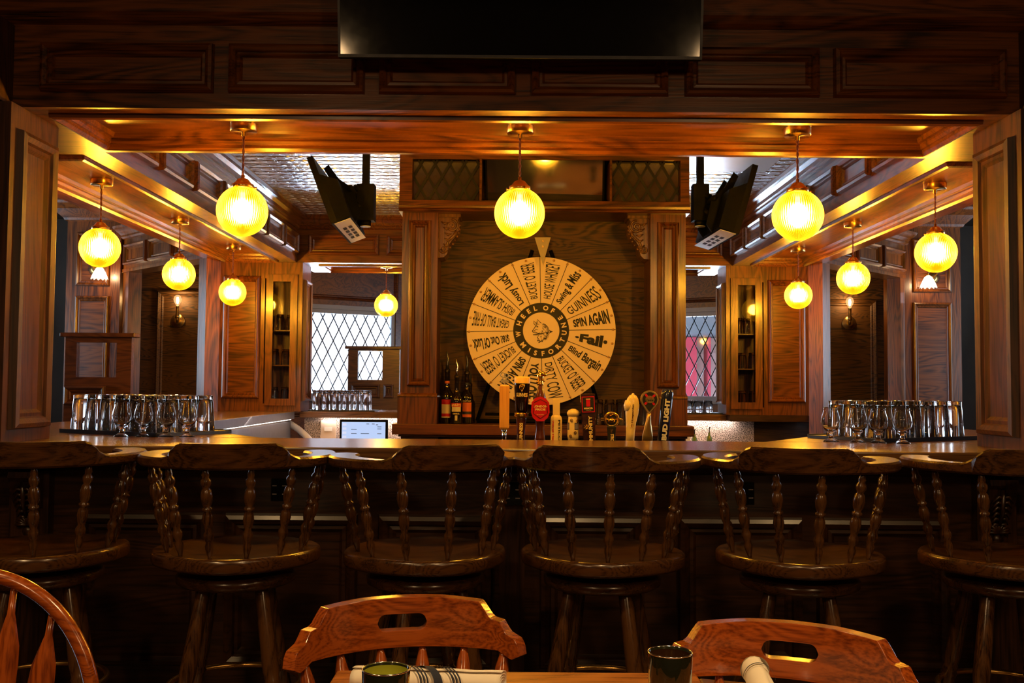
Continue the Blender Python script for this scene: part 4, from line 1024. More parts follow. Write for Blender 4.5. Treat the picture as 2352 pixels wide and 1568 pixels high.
for (px, rot, ns), lab in zip(st_spec, st_lab):
    if ns not in proto: o = proto[ns] = make_stool(ns)
    else: o = copy_tree(proto[ns])
    o.location = (at(px, 1060, SY).x, SY, 0); o.rotation_euler = (0, 0, math.radians(rot)); tag(o, lab, 'bar stool', 'dark bar stools in a row along the bar')

# ================================================================ DINING CHAIRS AND TABLES
def crest_top(u):
    u = abs(u)
    pts = [(0, .100), (.30, .099), (.62, .093), (.66, .080), (.70, .066), (.73, .060), (.80, .057), (.83, .046), (.86, .036), (.90, .031), (.95, .026), (.98, .016), (1, -.004)]
    for (a, b), (c, d) in zip(pts, pts[1:]):
        if u <= c: return b+(d-b)*(u-a)/(c-a)
    return pts[-1][1]
def crest_bot(u):
    u = abs(u)
    if u < 0.8: return 0.0
    return -0.016*math.sin((u-0.8)/0.2*PI/2) if u < 0.93 else -0.014+0.009*((u-0.93)/0.07)
def mates_chair(mid, rz, zb, label):
    """captain style chair seen from its seat side; mid: middle of the crest (x, y)"""
    R = 0.30; A = math.radians(50.5)
    rot = Matrix.Rotation(rz, 4, 'Z'); c = Vector((mid[0], mid[1], 0))-(rot @ Vector((0, R, 0)))
    t = empty('dining_chair', (c.x, c.y, 0), rz, label, 'chair', 'orange oak chairs at the tables')
    th = 0.028; m = MB()
    def P(u, z, d):    # d 0 = inner face (towards the sitter), th = outer
        a = u*A; r = R-th/2+d+ (z*0.10)
        return (r*math.sin(a), r*math.cos(a), zb+z)
    us = [-1+2*k/120 for k in range(121)]; hu = 0.052/(R*A)
    hz, hh = 0.050, 0.0165
    def slot(u):
        x = abs(u)*R*A
        if x >= 0.052: return None
        q = 1.0 if x < 0.0355 else math.sqrt(max(0, 1-((x-0.0355)/0.0165)**2))
        return hz-hh*q, hz+hh*q
    def quadstrip(f0, f1, uA, uB, flip=False):
        pass
    for ua, ub_ in zip(us, us[1:]):
        sa, sb = slot(ua), slot(ub_)
        if sa is None and sb is None: segs = [(crest_bot(ua), crest_top(ua), crest_bot(ub_), crest_top(ub_), 0)]
        else:
            sa = sa or (hz, hz); sb = sb or (hz, hz)
            segs = [(crest_bot(ua), sa[0], crest_bot(ub_), sb[0], 1), (sa[1], crest_top(ua), sb[1], crest_top(ub_), 2)]
        for (a0, a1, b0, b1, q) in segs:
            m.add([P(ua, a0, 0), P(ub_, b0, 0), P(ub_, b1, 0), P(ua, a1, 0)], [(0, 1, 2, 3)])
            m.add([P(ua, a0, th), P(ub_, b0, th), P(ub_, b1, th), P(ua, a1, th)], [(3, 2, 1, 0)])
            m.add([P(ua, a1, 0), P(ub_, b1, 0), P(ub_, b1, th), P(ua, a1, th)], [(0, 1, 2, 3)])
            m.add([P(ua, a0, 0), P(ub_, b0, 0), P(ub_, b0, th), P(ua, a0, th)], [(3, 2, 1, 0)])
    for u in (-1, 1):
        m.add([P(u, crest_bot(u), 0), P(u, crest_top(u), 0), P(u, crest_top(u), th), P(u, crest_bot(u), th)], [(0, 1, 2, 3)])
    o = m.build('crest_rail', CH, t); bv = o.modifiers.new('bevel', 'BEVEL'); bv.width = 0.003; bv.segments = 2; bv.limit_method = 'ANGLE'; bv.angle_limit = 0.7
    SP = [(0.35, 0), (0.5, 0.05), (0.8, 0.15), (0.6, 0.2), (1.0, 0.3), (0.9, 0.4), (0.6, 0.5), (0.55, 0.52), (0.9, 0.54), (0.6, 0.56), (0.8, 0.62), (1.25, 0.74), (1.3, 0.80), (1.1, 0.88), (0.7, 0.95), (0.5, 1)]
    for k in range(6):
        a = (-0.83+1.66*k/5)*A
        m = MB(); turned(m, (0.215*math.sin(a)*1.05, 0.215*math.cos(a), 0.45), ((R)*math.sin(a), R*math.cos(a), zb+0.003), 0.0125, SP, 14); m.build('spindle', CHZ, t)
    m = MB(); rings = [(0.0005, 0.435), (0.15, 0.436), (0.22, 0.446), (0.24, 0.45), (0.25, 0.44), (0.248, 0.42), (0.23, 0.412), (0.0005, 0.412)]
    m.lathe(rings, seg=40, cap=False); m.xf(Matrix.Translation((0, 0.02, 0)) @ Matrix.Diagonal((1, 0.92, 1, 1))).build('seat', CH, t)
    for sx in (-1, 1):
        for sy in (-1, 1):
            m = MB(); turned(m, (sx*0.22, sy*0.20, 0), (sx*0.15, sy*0.14+0.01, 0.415), 0.017, [(0.7, 0), (1, 0.1), (0.8, 0.3), (1.1, 0.34), (0.8, 0.38), (1.3, 0.6), (1.0, 0.9), (0.8, 1)], 12); m.build('leg', CHZ, t)
    for sx in (-1, 1): m = MB(); turned(m, (sx*0.195, -0.175, 0.15), (sx*0.195, 0.18, 0.15), 0.011, [(0.6, 0), (1.1, 0.5), (0.6, 1)], 10); m.build('stretcher', CHZ, t)
    return t
mates_chair((-0.228, 2.055), math.radians(14.5), 0.743, 'orange oak chair with slotted crest rail, behind the middle of the table')
mates_chair((0.520, 1.852), math.radians(-21), 0.744, 'orange oak chair with slotted crest rail, at right behind the rolled napkin plate')
# bow back chair at the left edge
def bow_chair(cx, cy, label):
    t = empty('bow_back_chair', (cx, cy-0.2, 0), 0, label, 'chair')
    dy = 0.2
    pts = []
    for k in range(41):
        a = PI*k/40; pts.append((0.22*math.cos(a), dy+0.02*math.sin(a), 0.70+0.247*math.sin(a)))
    pts = [(0.19, dy-0.03, 0.45), (0.213, dy-0.01, 0.58)]+pts+[(-0.213, dy-0.01, 0.58), (-0.19, dy-0.03, 0.45)]
    MB().tube(pts, 0.0125, 12).build('bow', CH, t)
    for k in range(-2, 3):
        x = k*0.068; zt = 0.70+0.247*math.sqrt(1-(x/0.22)**2); xb = x*0.75
        m = MB(); v = []; f = []
        prof = [(0, .008), (.15, .009), (.35, .012), (.52, .019), (.64, .0225), (.72, .023), (.78, .021), (.84, .0135), (.89, .0065), (1, .0055)]
        for (q, w) in prof:
            X_ = xb+(x-xb)*q; Y_ = dy-0.04+0.06*q; Z_ = 0.45+(zt-0.45)*q
            tk = min(w, 0.007)
            for (a, b) in ((-w, 0), (-w*0.6, -tk), (w*0.6, -tk), (w, 0), (w*0.6, tk), (-w*0.6, tk)): v.append((X_+a, Y_+b, Z_))
        for kk in range(len(prof)-1):
            for i in range(6): j = (i+1) % 6; f.append((kk*6+i, kk*6+j, kk*6+6+j, kk*6+6+i))
        f += [tuple(reversed(range(6))), tuple(range(len(prof)*6-6, len(prof)*6))]
        m.add(v, f, 0, True); m.build('arrow_spindle', CHZ, t)
    m = MB(); m.lathe([(0.0005, 0.435), (0.15, 0.437), (0.215, 0.45), (0.228, 0.44), (0.222, 0.415), (0.0005, 0.412)], seg=40, cap=False); m.build('seat', CH, t)
    for sx in (-1, 1):
        for sy in (-1, 1):
            m = MB(); turned(m, (sx*0.21, sy*0.19, 0), (sx*0.14, sy*0.12, 0.415), 0.016, [(0.7, 0), (1, 0.1), (0.8, 0.3), (1.1, 0.34), (0.8, 0.38), (1.3, 0.6), (0.8, 1)], 12); m.build('leg', CHZ, t)
bow_chair(-0.932, 1.70, 'orange oak bow back chair with arrow spindles, at the left bottom corner')

def table(x0, x1, y0, y1, z, rz, pivot, label):
    t = empty('dining_table', (pivot[0], pivot[1], 0), rz, label, 'table')
    sk = abs(math.tan(rz))*(y1-y0)
    MB().prism([(x0+sk, y0), (x1, y0), (x1, y1), (x0, y1)], z-0.032, z).build('tabletop', TB, t, bevel=0.005)
    cx, cy = (x0+x1)/2, (y0+y1)/2
    MB().lathe([(0.035, 0.03), (0.035, z-0.05), (0.06, z-0.033)], (cx, cy, 0), 20).build('pedestal', BLACK, t)
    MB().box(cx-0.25, cx+0.25, cy-0.03, cy+0.03, 0, 0.03).box(cx-0.03, cx+0.03, cy-0.25, cy+0.25, 0.0, 0.03).build('base', BLACK, t)
table(-0.67, 0.0, -0.75, 0.0, 0.75, 0, (0.345, 1.855), 'oak table in front with a striped napkin, a green cup and a black cup')
table(0.004, 0.70, -0.75, 0.0, 0.727, math.radians(-16), (0.354, 1.905), 'oak table at the right holding the white plate with a rolled napkin')

def cup(x, y, z, mat, lining, label):
    t = empty('cup', (x, y, z), 0, label, 'cup')
    MB().lathe([(0.028, 0.0), (0.030, 0.002), (0.034, 0.13), (0.0335, 0.132), (0.032, 0.131), (0.0285, 0.008), (0.001, 0.007)], seg=40, cap=False).build('body', mat, t)
    MB().tube([(0.0332*math.cos(2*PI*k/40), 0.0332*math.sin(2*PI*k/40), 0.1315) for k in range(40)], 0.0012, 6, closed=True).build('rim', CHROME, t)
    MB().lathe([(0.0315, 0.128), (0.0292, 0.07), (0.0005, 0.069)], seg=32, cap=False).build('lining', lining, t)
DKG = simple('black_glazed_glass', (0.012, 0.014, 0.006), 0.06, coat=1.0)
cup(at(887, 1531, 1.40).x, 1.40, 0.7505, DKG, simple('green_reflection_lining', (0.34, 0.36, 0.03), 0.3), 'dark green glass cup with a painted yellow green reflection inside, beside the striped napkin')  # yellow green reflection inside the cup is put into the lining colour
cup(at(1539, 1488, 1.50).x, 1.50, 0.7505, DKG, simple('dark_lining', (0.03, 0.012, 0.004), 0.15, coat=1), 'black glass cup near the right end of the table, before the right chair')

# striped napkin roll
nx, ny = at(984, 1545, 1.72).x, 1.72
t = empty('napkin_roll', (nx, ny, 0.7515), math.radians(-5), 'white rolled napkin with black stripes lying on the middle table', 'napkin')
def cloth_roll(L_, r, t, x_axis=True, squash=0.85):
    m = MB(); n = 64; turns = 3.2; v = []; f = []; ks = 24
    sp = []
    for k in range(n+1):
        q = k/n; a = q*turns*2*PI; rr = r*(0.30+0.70*q); sp.append((rr*math.cos(a+0.6), (rr*math.sin(a+0.6))*squash))
    for i in range(ks+1):
        x = -L_/2+L_*i/ks; w = 1+0.03*math.sin(i*0.9)
        for (a, b) in sp: v.append((x+0.004*math.sin(a*90), a*w, b*w+r*squash))
    for i in range(ks):
        for k in range(n): f.append((i*(n+1)+k, (i+1)*(n+1)+k, (i+1)*(n+1)+k+1, i*(n+1)+k+1))
    m.add(v, f, 0, True); return m, sp
m, sp = cloth_roll(0.26, 0.024, t)
b_ = m.build('cloth', CLOTH, t); sd = b_.modifiers.new('solid', 'SOLIDIFY'); sd.thickness = 0.0012
m = MB()
for (x, w) in ((-0.030, 0.0018), (-0.024, 0.0018), (-0.018, 0.0018), (0.0, 0.009), (0.026, 0.0018), (0.032, 0.0018), (0.038, 0.0018)):
    v = []; f = []; n = 30
    for k in range(n+1):
        a = PI*k/n-0.05; r_ = 0.0262
        for sx in (-1, 1): v.append((x+sx*w/1.2-0.022*math.cos(a), r_*math.cos(a), r_*math.sin(a)*0.86+0.0212))
    for k in range(n): f.append((2*k, 2*k+1, 2*k+3, 2*k+2))
    m.add(v, f)
m.build('stripes', NAVY, b_)
# plate with rolled napkin
px_, py_ = 0.468, 1.69
t = empty('plate', (px_, py_, 0.7275), 0, 'cream plate under the upright folded napkin on the right table', 'plate')
MB().lathe([(0.001, 0.001), (0.07, 0.001), (0.080, 0.004), (0.115, 0.016), (0.116, 0.018), (0.113, 0.0185), (0.080, 0.008), (0.07, 0.005), (0.001, 0.005)], seg=56, cap=False).build('dish', PLATE, t)
t = empty('napkin_roll', (at(1757, 1540, 1.68).x, 1.685, 0.7415), math.radians(86), 'white rolled napkin with a dark band lying on the cream plate', 'napkin'); t.rotation_euler[1] = math.radians(-7)
m, sp = cloth_roll(0.19, 0.0255, t, squash=1.0)
b_ = m.build('cloth', CLOTH, t); b_.modifiers.new('solid', 'SOLIDIFY').thickness = 0.0012
m = MB()
m.lathe([(0.0005, 0.0), (0.015, 0.004), (0.0225, 0.012), (0.0235, 0.02)], seg=24, axis=None) if False else None
v = []; n = 24
for q, (dx, rr) in enumerate(((0.0, 0.0258), (0.006, 0.023), (0.010, 0.012), (0.011, 0.001))):
    for k in range(n): v.append((0.095+dx, rr*math.cos(2*PI*k/n), rr*math.sin(2*PI*k/n)+0.0255))
f = [(q*n+k, q*n+(k+1) % n, (q+1)*n+(k+1) % n, (q+1)*n+k) for q in range(3) for k in range(n)]
MB().add(v, f, 0, True).build('folded_end', CLOTH, b_)
m = MB()
for (x, w) in ((0.052, 0.0035), (0.044, 0.001)):
    v = []; f = []; n = 30
    for k in range(n+1):
        a = PI*k/n
        for sx in (-1, 1): v.append((x+sx*w/2+0.008*math.sin(a), 0.0276*math.cos(a), 0.0276*math.sin(a)+0.0255))
    for k in range(n): f.append((2*k, 2*k+1, 2*k+3, 2*k+2))
    m.add(v, f)
m.build('band', NAVY, b_)

# ================================================================ GLASSES
def pint_mesh(name, h=0.15, r0=0.041, r1=0.030, base=0.018):
    """upside-down tumbler: mouth on the tray, thick foot on top"""
    return MB().lathe([(r0-0.0022, 0.0008), (r0-0.001, 0.0), (r0, 0.0015), (r1+0.004, h*0.75), (r1+0.001, h-0.02), (r1+0.0015, h-0.004), (r1-0.002, h), (r1*0.6, h-0.0015), (0.0005, h-0.003)], seg=28, cap=False)\
        .lathe([(r0-0.0025, 0.001), (r1+0.0015, h*0.75), (r1-0.0015, h-base-0.004), (r1-0.006, h-base), (0.0005, h-base-0.001)], seg=28, cap=False)
ORD = ['leftmost', 'second from left', 'third from left', 'fourth from left', 'fifth from left', 'sixth from left', 'seventh from left']
def shot(parent_name, locs, mb_fn, mat, label, cat, group, rows=None, rown=('front', 'second', 'third', 'back')):
    seq = []
    if rows is None: rows = [len(locs)]; rown = ('',)
    for rn, n_ in zip(rown, rows):
        seq += [(rn, ORD[i]) for i in range(n_)]
    first = None
    for i, l in enumerate(locs):
        if first is None: o = first = mb_fn().build(parent_name, mat)
        else: o = first.copy(); COL.objects.link(o)
        o.location = l; o.rotation_euler = (0, 0, i*0.7)
        rn, on = seq[i]; tag(o, '%s, %s%s' % (label, on, (' in its %s row' % rn) if rn else ''), cat, group)
TRAYM = simple('black_rubber_mat', (0.008, 0.008, 0.009), 0.5)
for s, cx, cy in ((-1, -1.57, 4.20), (1, 1.63, 4.22)):
    nm = 'left' if s < 0 else 'right'
    rz = s*math.radians(30); z = CZ+0.001
    t = MB().box(-0.30, 0.30, -0.20, 0.20, 0, 0.012).box(-0.30, 0.30, -0.20, -0.194, 0.012, 0.016).box(-0.30, 0.30, 0.194, 0.20, 0.012, 0.016).build('bar_mat', TRAYM)
    t.location = (cx, cy, z); t.rotation_euler = (0, 0, rz); tag(t, 'black rubber bar mat under the upturned pint glasses on the %s' % nm, 'bar mat')
    R_ = Matrix.Rotation(rz, 3, 'Z'); locs = []
    for j in range(4):
        for i in range(6):
            p = R_ @ Vector((-0.235+i*0.0885+(0.02 if j % 2 else 0), -0.145+j*0.0875, 0)); locs.append((cx+p.x, cy+p.y, z+0.0125))
    shot('pint_glass', locs, lambda: pint_mesh('p'), GLASS, 'pint glass on the %s bar mat' % nm, 'glass', 'pint glasses on the %s bar mat' % nm, [6, 6, 6, 6])
def snifter():
    o = [(0.0005, 0.0), (0.030, 0.0), (0.031, 0.002), (0.022, 0.008), (0.010, 0.016), (0.008, 0.024), (0.010, 0.034), (0.022, 0.045), (0.034, 0.062), (0.038, 0.080), (0.035, 0.102), (0.0285, 0.122), (0.028, 0.135), (0.029, 0.137)]
    i = [(0.0275, 0.137), (0.0265, 0.135), (0.027, 0.122), (0.0335, 0.102), (0.0365, 0.080), (0.032, 0.063), (0.020, 0.048), (0.0005, 0.042)]
    return MB().lathe(o+i, seg=32, cap=False)
sn = [((-1.548, 3.885), 'stemmed tulip glass, leftmost of the four before the left mat'), ((-1.462, 3.885), 'stemmed tulip glass, second from the left before the left mat'), ((-1.375, 3.89), 'stemmed tulip glass, third from the left before the left mat'), ((-1.294, 3.90), 'stemmed tulip glass, standing alone right of the left pint glasses'),
      ((1.275, 3.945), 'stemmed tulip glass, standing left of the right pint glasses'), ((1.368, 3.90), 'stemmed tulip glass, second of the four before the right mat'), ((1.436, 3.865), 'stemmed tulip glass, third of the four before the right mat'), ((1.520, 3.84), 'stemmed tulip glass, rightmost of the four before the right mat')]
first = None
for (x, y), lab in sn:
    if first is None: o = first = snifter().build('tulip_glass', GLASS)
    else: o = first.copy(); COL.objects.link(o)
    o.location = (x, y, CZ+0.0008); tag(o, lab, 'glass', 'tulip glasses on the bar')
# glasses on the back counter
t = MB().box(-1.66, -1.12, 7.93, 8.2, CZ+0.001, CZ+0.010).build('bar_mat', TRAYM); tag(t, 'black mat under the glasses on the back counter at left', 'bar mat')
shot('pint_glass', [(-1.60+0.082*i+(0.03 if j else 0), 7.99+0.1*j, CZ+0.0105) for j in range(2) for i in range(5+(1-j))], lambda: pint_mesh('p', 0.16), GLASS, 'pint glass before the left window', 'glass', 'pint glasses on the left back counter', [6, 5], ('front', 'back'))
t = MB().box(1.45, 2.06, 7.915, 8.15, CZ+0.001, CZ+0.012).build('serving_tray', simple('grey_tray', (0.35, 0.38, 0.42), 0.3)) if False else MB().box(1.47, 2.0, 7.60, 7.80, CZ+0.001, CZ+0.012)
t = MB().box(1.20, 1.69, 7.92, 8.15, CZ+0.001, CZ+0.012).build('bar_mat', TRAYM); tag(t, 'black mat under the short glasses on the back counter at right', 'bar mat')
shot('rocks_glass', [(1.25+0.083*i, 7.98+0.09*j, CZ+0.0125) for j in range(2) for i in range(5)], lambda: pint_mesh('p', 0.10, 0.040, 0.034, 0.014), GLASS, 'short glass on the right back counter', 'glass', 'rocks glasses on the right back counter', [5, 5], ('front', 'back'))
# glasses behind the cabinet doors
for s in (-1, 1):
    nm = 'left' if s < 0 else 'right'
    for (zz, n_, sn_) in ((1.7205, 2, 'top'), (1.4405, 3, 'middle'), (1.133, 3, 'bottom')):
        shot('pint_glass', [(s*1.86+(i-(n_-1)/2)*0.072, 7.93+0.05*(i % 2), zz) for i in range(n_)], lambda: pint_mesh('p', 0.13, 0.034, 0.028), GLASS, 'tumbler on the %s shelf of the %s corner cabinet' % (sn_, nm), 'glass', 'tumblers in the %s corner cabinet' % nm)
# glasses on the shelf right of the wheel
sh = shelf_z+0.0005
gl = [(1374, 5.26), (1400, 5.25), (1426, 5.26), (1452, 5.25), (1477, 5.26), (1430, 5.40), (1455, 5.405)]
shot('pint_glass', [(at(x, 900, y).x, y, sh) for x, y in gl], lambda: pint_mesh('p', 0.135, 0.0272, 0.0245), GLASS, 'tumbler right of the prize wheel', 'glass', 'tumblers right of the prize wheel', [5, 2], ('front', 'back'))

# ================================================================ LIQUOR BOTTLES
def bottle(px, Y, scale, label, kind):
    x = at(px, 900, Y).x
    t = empty('liquor_bottle', (x, Y, sh), 0, label, 'bottle', 'liquor bottles left of the prize wheel')
    k = scale
    MB().lathe([(0.0005, 0), (0.036*k, 0), (0.038*k, 0.004), (0.038*k, 0.13*k), (0.034*k, 0.155*k), (0.018*k, 0.18*k), (0.0135*k, 0.20*k), (0.0135*k, 0.265*k), (0.015*k, 0.27*k), (0.015*k, 0.285*k), (0.0005, 0.287*k)], seg=28, cap=False).build('glass_body', BOTTLE, t)
    def lab(z0, z1, a, mat, name='label', r=0.0384):
        v = []; n = 14
        for q in range(n+1):
            an = -PI/2-a+2*a*q/n
            for z in (z0, z1): v.append((r*k*math.cos(an), r*k*math.sin(an), z*k))
        return MB().add(v, [(2*q, 2*q+2, 2*q+3, 2*q+1) for q in range(n)], 0, True).build(name, mat, t)
    CRM = simple('cream_label', (0.75, 0.62, 0.36), 0.5) if 'cream_label' not in bpy.data.materials else bpy.data.materials['cream_label']
    def curved(s, z0, z1, a, mat, par, r=0.0388, archz=0):
        def fn(aa, bb):
            an = -PI/2-a+2*a*aa; return (r*k*math.cos(an), r*k*math.sin(an), (z0+(z1-z0)*bb+archz*math.sin(PI*aa))*k)
        m = MB(); letter(m, s, fn, 0, 0.02); m.build('lettering', mat, par)
    if kind == 0:
        l = lab(0.03, 0.10, 0.75, CRM); lab(0.10, 0.125, 0.75, RED); m = lab(0.036, 0.052, 0.75, RED, 'label_band', 0.0387); lab(0.21, 0.223, PI, ORANGE, 'neck_band', 0.014)
    elif kind == 1:
        l = lab(0.072, 0.10, 0.75, CRM); l2 = lab(0.10, 0.122, 0.85, RED); curved('BAILEYS', 0.102, 0.116, 0.75, CREAM, l2, archz=0.003); curved('ORIGINAL', 0.055, 0.064, 0.55, CREAM, l)
        lab(0.02, 0.05, 0.2, CRM, 'small_label', 0.0386)
    elif kind == 2:
        l = lab(0.066, 0.115, 0.8, ORANGE); lab(0.05, 0.066, 0.8, BEZEL, 'label_band'); lab(0.035, 0.05, 0.8, ORANGE, 'label_band'); curved('Cypress', 0.118, 0.128, 0.7, CREAM, l)
        lab(0.21, 0.223, PI, BEZEL, 'neck_band', 0.014)
    MB().tube([(0, 0, 0.283*k), (0, 0, 0.31*k), (0.004, 0, 0.335*k), (-0.002, 0, 0.365*k), (-0.004, 0, 0.38*k)], [0.010*k, 0.008*k, 0.006*k, 0.004*k, 0.003*k], 8).build('pourer', CHROME if kind == 1 else simple('smoky_pourer', (0.08, 0.08, 0.08), 0.15, metal=0.7), t)
bottle(1027, 5.30, 1.02, 'dark liquor bottle with cream and red label, leftmost of four', 0)
bottle(1049, 5.235, 0.90, 'dark bottle with an oval landscape label, frontmost of four', 1)
bottle(1072, 5.30, 0.98, 'dark liquor bottle with orange label and grey band, rightmost in front', 2)
bottle(1080, 5.378, 0.75, 'shorter dark bottle half hidden behind the orange labelled one', 3)

# ================================================================ BEER TAPS
TY = 4.30
tz = at(1300, 1013, TY).z; KP = math.hypot(TY, 0.1)/2250
tw0, tw1 = at(1120, 1000, TY).x, at(1560, 1000, TY).x
tower = empty('tap_tower', ((tw0+tw1)/2, TY, 0), 0, 'brushed steel tap tower behind the bar carrying the row of beer taps', 'tap tower')
MB().box(-(tw1-tw0)/2, (tw1-tw0)/2, 0.01, 0.14, 0, tz-0.035).build('column_box', STEEL, tower, bevel=0.004)
m = MB()
BROWN = simple('brown_lacquer', (0.10, 0.022, 0.008), 0.2, coat=0.6); OAKT = wood('pale_tap_wood', (0.62, 0.24, 0.03), (0.85, 0.42, 0.07), 'Z', rough=0.35, coat=0.3, fig=0.6)
BLUE = simple('deep_blue_enamel', (0.010, 0.015, 0.075), 0.15, coat=0.8); REDT = simple('red_enamel', (0.60, 0.01, 0.012), 0.25, coat=0.4)
LIL = simple('lilac_patch', (0.22, 0.20, 0.34), 0.5); YEL = simple('amber_foam', (0.95, 0.62, 0.18), 0.4)
OG = simple('dark_brown_enamel', (0.035, 0.010, 0.006), 0.25, coat=0.5)
def tap(px, lean, label):
    t = empty('beer_tap_handle', (at(px, 1005, TY).x, TY-0.01, tz), 0, label, 'beer tap', 'beer tap handles in a row')
    t.rotation_euler = (0, math.radians(lean), 0)
    MB().lathe([(0.007, -0.033), (0.007, -0.012), (0.012, -0.010), (0.012, 0.0)], seg=16).build('ferrule', CHROME, t)
    return t
def K(v): return v*KP
def prof_front(m, pts, d0, d1, mi=0):
    """outline pts in photo units (x, up) extruded front to back"""
    m.extr((0, 0, 0), (KP, 0, 0), (0, 0, KP), (0, 1, 0), pts, d0, d1, mi); return m
def txt(par, s, x0, x1, z0, z1, y, mat, bold=0.02, rot=0, shear=0, arch=0, name='lettering'):
    """rot 0 upright, 90 reads upward, -90 reads downward (photo units)"""
    m = MB()
    def fn(a, b):
        if rot == 90: X_, Z_ = x1-(x1-x0)*b, z0+(z1-z0)*a
        elif rot == -90: X_, Z_ = x0+(x1-x0)*b, z1-(z1-z0)*a
        else: X_, Z_ = x0+(x1-x0)*a, z0+(z1-z0)*b+arch*math.sin(PI*a)
        return (K(X_), y, K(Z_))
    letter(m, s, fn, 0, bold, shear); return m.build(name, mat, par)
# 1 pale wooden paddle
t = tap(1158, 0, 'square pale wood beer tap handle with cut out topper, leftmost of the row')
t.location.z = at(1158, 985, TY).z+0.0
MB().lathe([(0.009, -0.05), (0.009, -0.03), (0.011, 0)], seg=14).build('ferrule', CHROME, t)
m = MB(); v = [(K(a), b, K(c)) for (c, w, d) in ((0, 9, 0.014), (4, 11, 0.017), (98, 11.5, 0.018), (101, 9, 0.014)) for (a, b) in ((-w, -d), (w, -d), (w, d), (-w, d))]
m.add(v, [(3, 2, 1, 0), (12, 13, 14, 15)]+[(k*4+i, k*4+(i+1) % 4, k*4+4+(i+1) % 4, k*4+4+i) for k in range(3) for i in range(4)]); bo = m.build('paddle', OAKT, t)
SG = simple('silver_grey', (0.45, 0.42, 0.38), 0.35, metal=0.5)
m = MB()
for (cx, cz, r) in ((-4, 124, 5), (4, 122, 5), (0, 116, 4)): m.tube([(K(cx+r*math.cos(2*PI*k/16)), 0, K(cz+r*math.sin(2*PI*k/16))) for k in range(16)], K(1.5), 6, closed=True)
m.box(K(-9), K(9), -0.004, 0.004, K(106), K(113)); m.box(-0.003, 0.003, -0.003, 0.003, K(100), K(107)); m.build('topper', SG, t)
# 2 stout glass
t = tap(1196, 1.0, 'beer tap handle shaped like a full glass of black stout')
g = MB(); g.lathe([(K(r), K(z)) for r, z in ((0.2, 63), (13, 63), (14.5, 70), (15.5, 90), (17.5, 118), (18, 132))], seg=30, cap=False)
b1 = g.build('stout_glass', simple('stout_black', (0.006, 0.003, 0.002), 0.06, coat=1.0), t)
MB().lathe([(K(r), K(z)) for r, z in ((18.2, 131.5), (18.4, 144), (17, 147), (0.2, 147.5))], seg=30, cap=False).build('foam_head', YEL, t)
MB().lathe([(K(r), K(z)) for r, z in ((12, 54), (16, 55), (16.8, 58), (15.5, 61), (16.5, 63.5), (12, 64))], seg=30, cap=True).build('gold_collar', GOLD, t)
h = MB().lathe([(K(r), K(z)) for r, z in ((9, 0), (9.5, 30), (12, 50), (12, 54))], seg=24).build('grip', BROWN, t)
yf = -K(18.6)
def curvetxt(par, s, r, z0, z1, a, mat, bold=0.02):
    m = MB(); letter(m, s, lambda A, B: (K(r)*math.sin(-a+2*a*A), -K(r)*math.cos(-a+2*a*A), K(z0+(z1-z0)*B)), 0, bold); m.build('lettering', mat, par)
curvetxt(b1, 'GUINNESS', 17.7, 101, 110, 0.80, CREAM)
m = MB(); m.tube([(K(-5), -K(17.9), K(127)), (K(-5.5), -K(17.6), K(120)), (0, -K(17.4), K(113)), (K(4), -K(17.8), K(121)), (K(6), -K(17.8), K(128)), (K(0), -K(18.0), K(129)), (K(-5), -K(17.9), K(127))], K(0.9), 6)
for k in range(4): m.tube([(K(-3+2*k), -K(18.1), K(128)), (K(-1.5+1.1*k), -K(17.7), K(116+k))], K(0.35), 5)
m.build('harp_emblem', GOLD, b1)
txt(h, 'GUINNESS', -4, 4, -6, 42, -K(12.2), CREAM, 0.03, 90)
# 3 red shield
t = tap(1240, 0, 'dark red beer tap handle with red shield plate and gold figure on top')
MB().lathe([(K(r), K(z)) for r, z in ((13, 0), (12, 8), (9, 30), (11, 45), (13, 60), (16, 90), (9, 112), (5.5, 126), (5, 128))], seg=30).build('bottle_body', BROWN, t)
m = MB(); o = [(-8, 46), (8, 46), (17, 54), (21, 66), (20, 88), (12, 98), (0, 102), (-12, 98), (-20, 88), (-21, 66), (-17, 54)]
prof_front(m, o, -K(20), -K(14)); sh_ = m.build('shield', REDT, t)
m = MB()
for (a, b) in (((-16, 64), (-15, 88)), ((-15, 88), (0, 96)), ((0, 96), (15, 88)), ((15, 88), (16, 64)), ((16, 64), (0, 52)), ((0, 52), (-16, 64))): m.tube([(K(a[0]), -K(20.2), K(a[1])), (K(b[0]), -K(20.2), K(b[1]))], K(0.8), 5)
m.build('shield_line', simple('deep_red_line', (0.16, 0.0, 0.004), 0.4), sh_)
txt(sh_, 'LONDON', -16, 16, 77, 82, -K(20.4), CREAM, 0.03); txt(sh_, 'PRIDE', -11.5, 11.5, 70, 75, -K(20.4), CREAM, 0.03)
txt(sh_, 'FULLERS', -8, 8, 60, 62, -K(20.4), CREAM, 0.0)
m = MB(); m.lathe([(K(r), K(z)) for r, z in ((7, 127), (8, 130), (5.5, 134), (7, 142), (8, 150), (6, 156), (1, 159))], seg=14)
m.tube([(0, 0, K(150)), (K(6), -K(4), K(154)), (K(11), -K(5), K(151)), (K(13), -K(5), K(148))], [K(6), K(6), K(4), K(2)], 10)
m.tube([(K(1), 0, K(154)), (K(-2), 0, K(161)), (K(-1), 0, K(164))], [K(4), K(3), K(0.6)], 8); m.tube([(K(-5), 0, K(138)), (K(-8), -K(4), K(133))], K(2.5), 8); m.tube([(K(5), -K(3), K(140)), (K(9), -K(6), K(137))], K(2.5), 8)
m.build('gold_figure', GOLD, t)
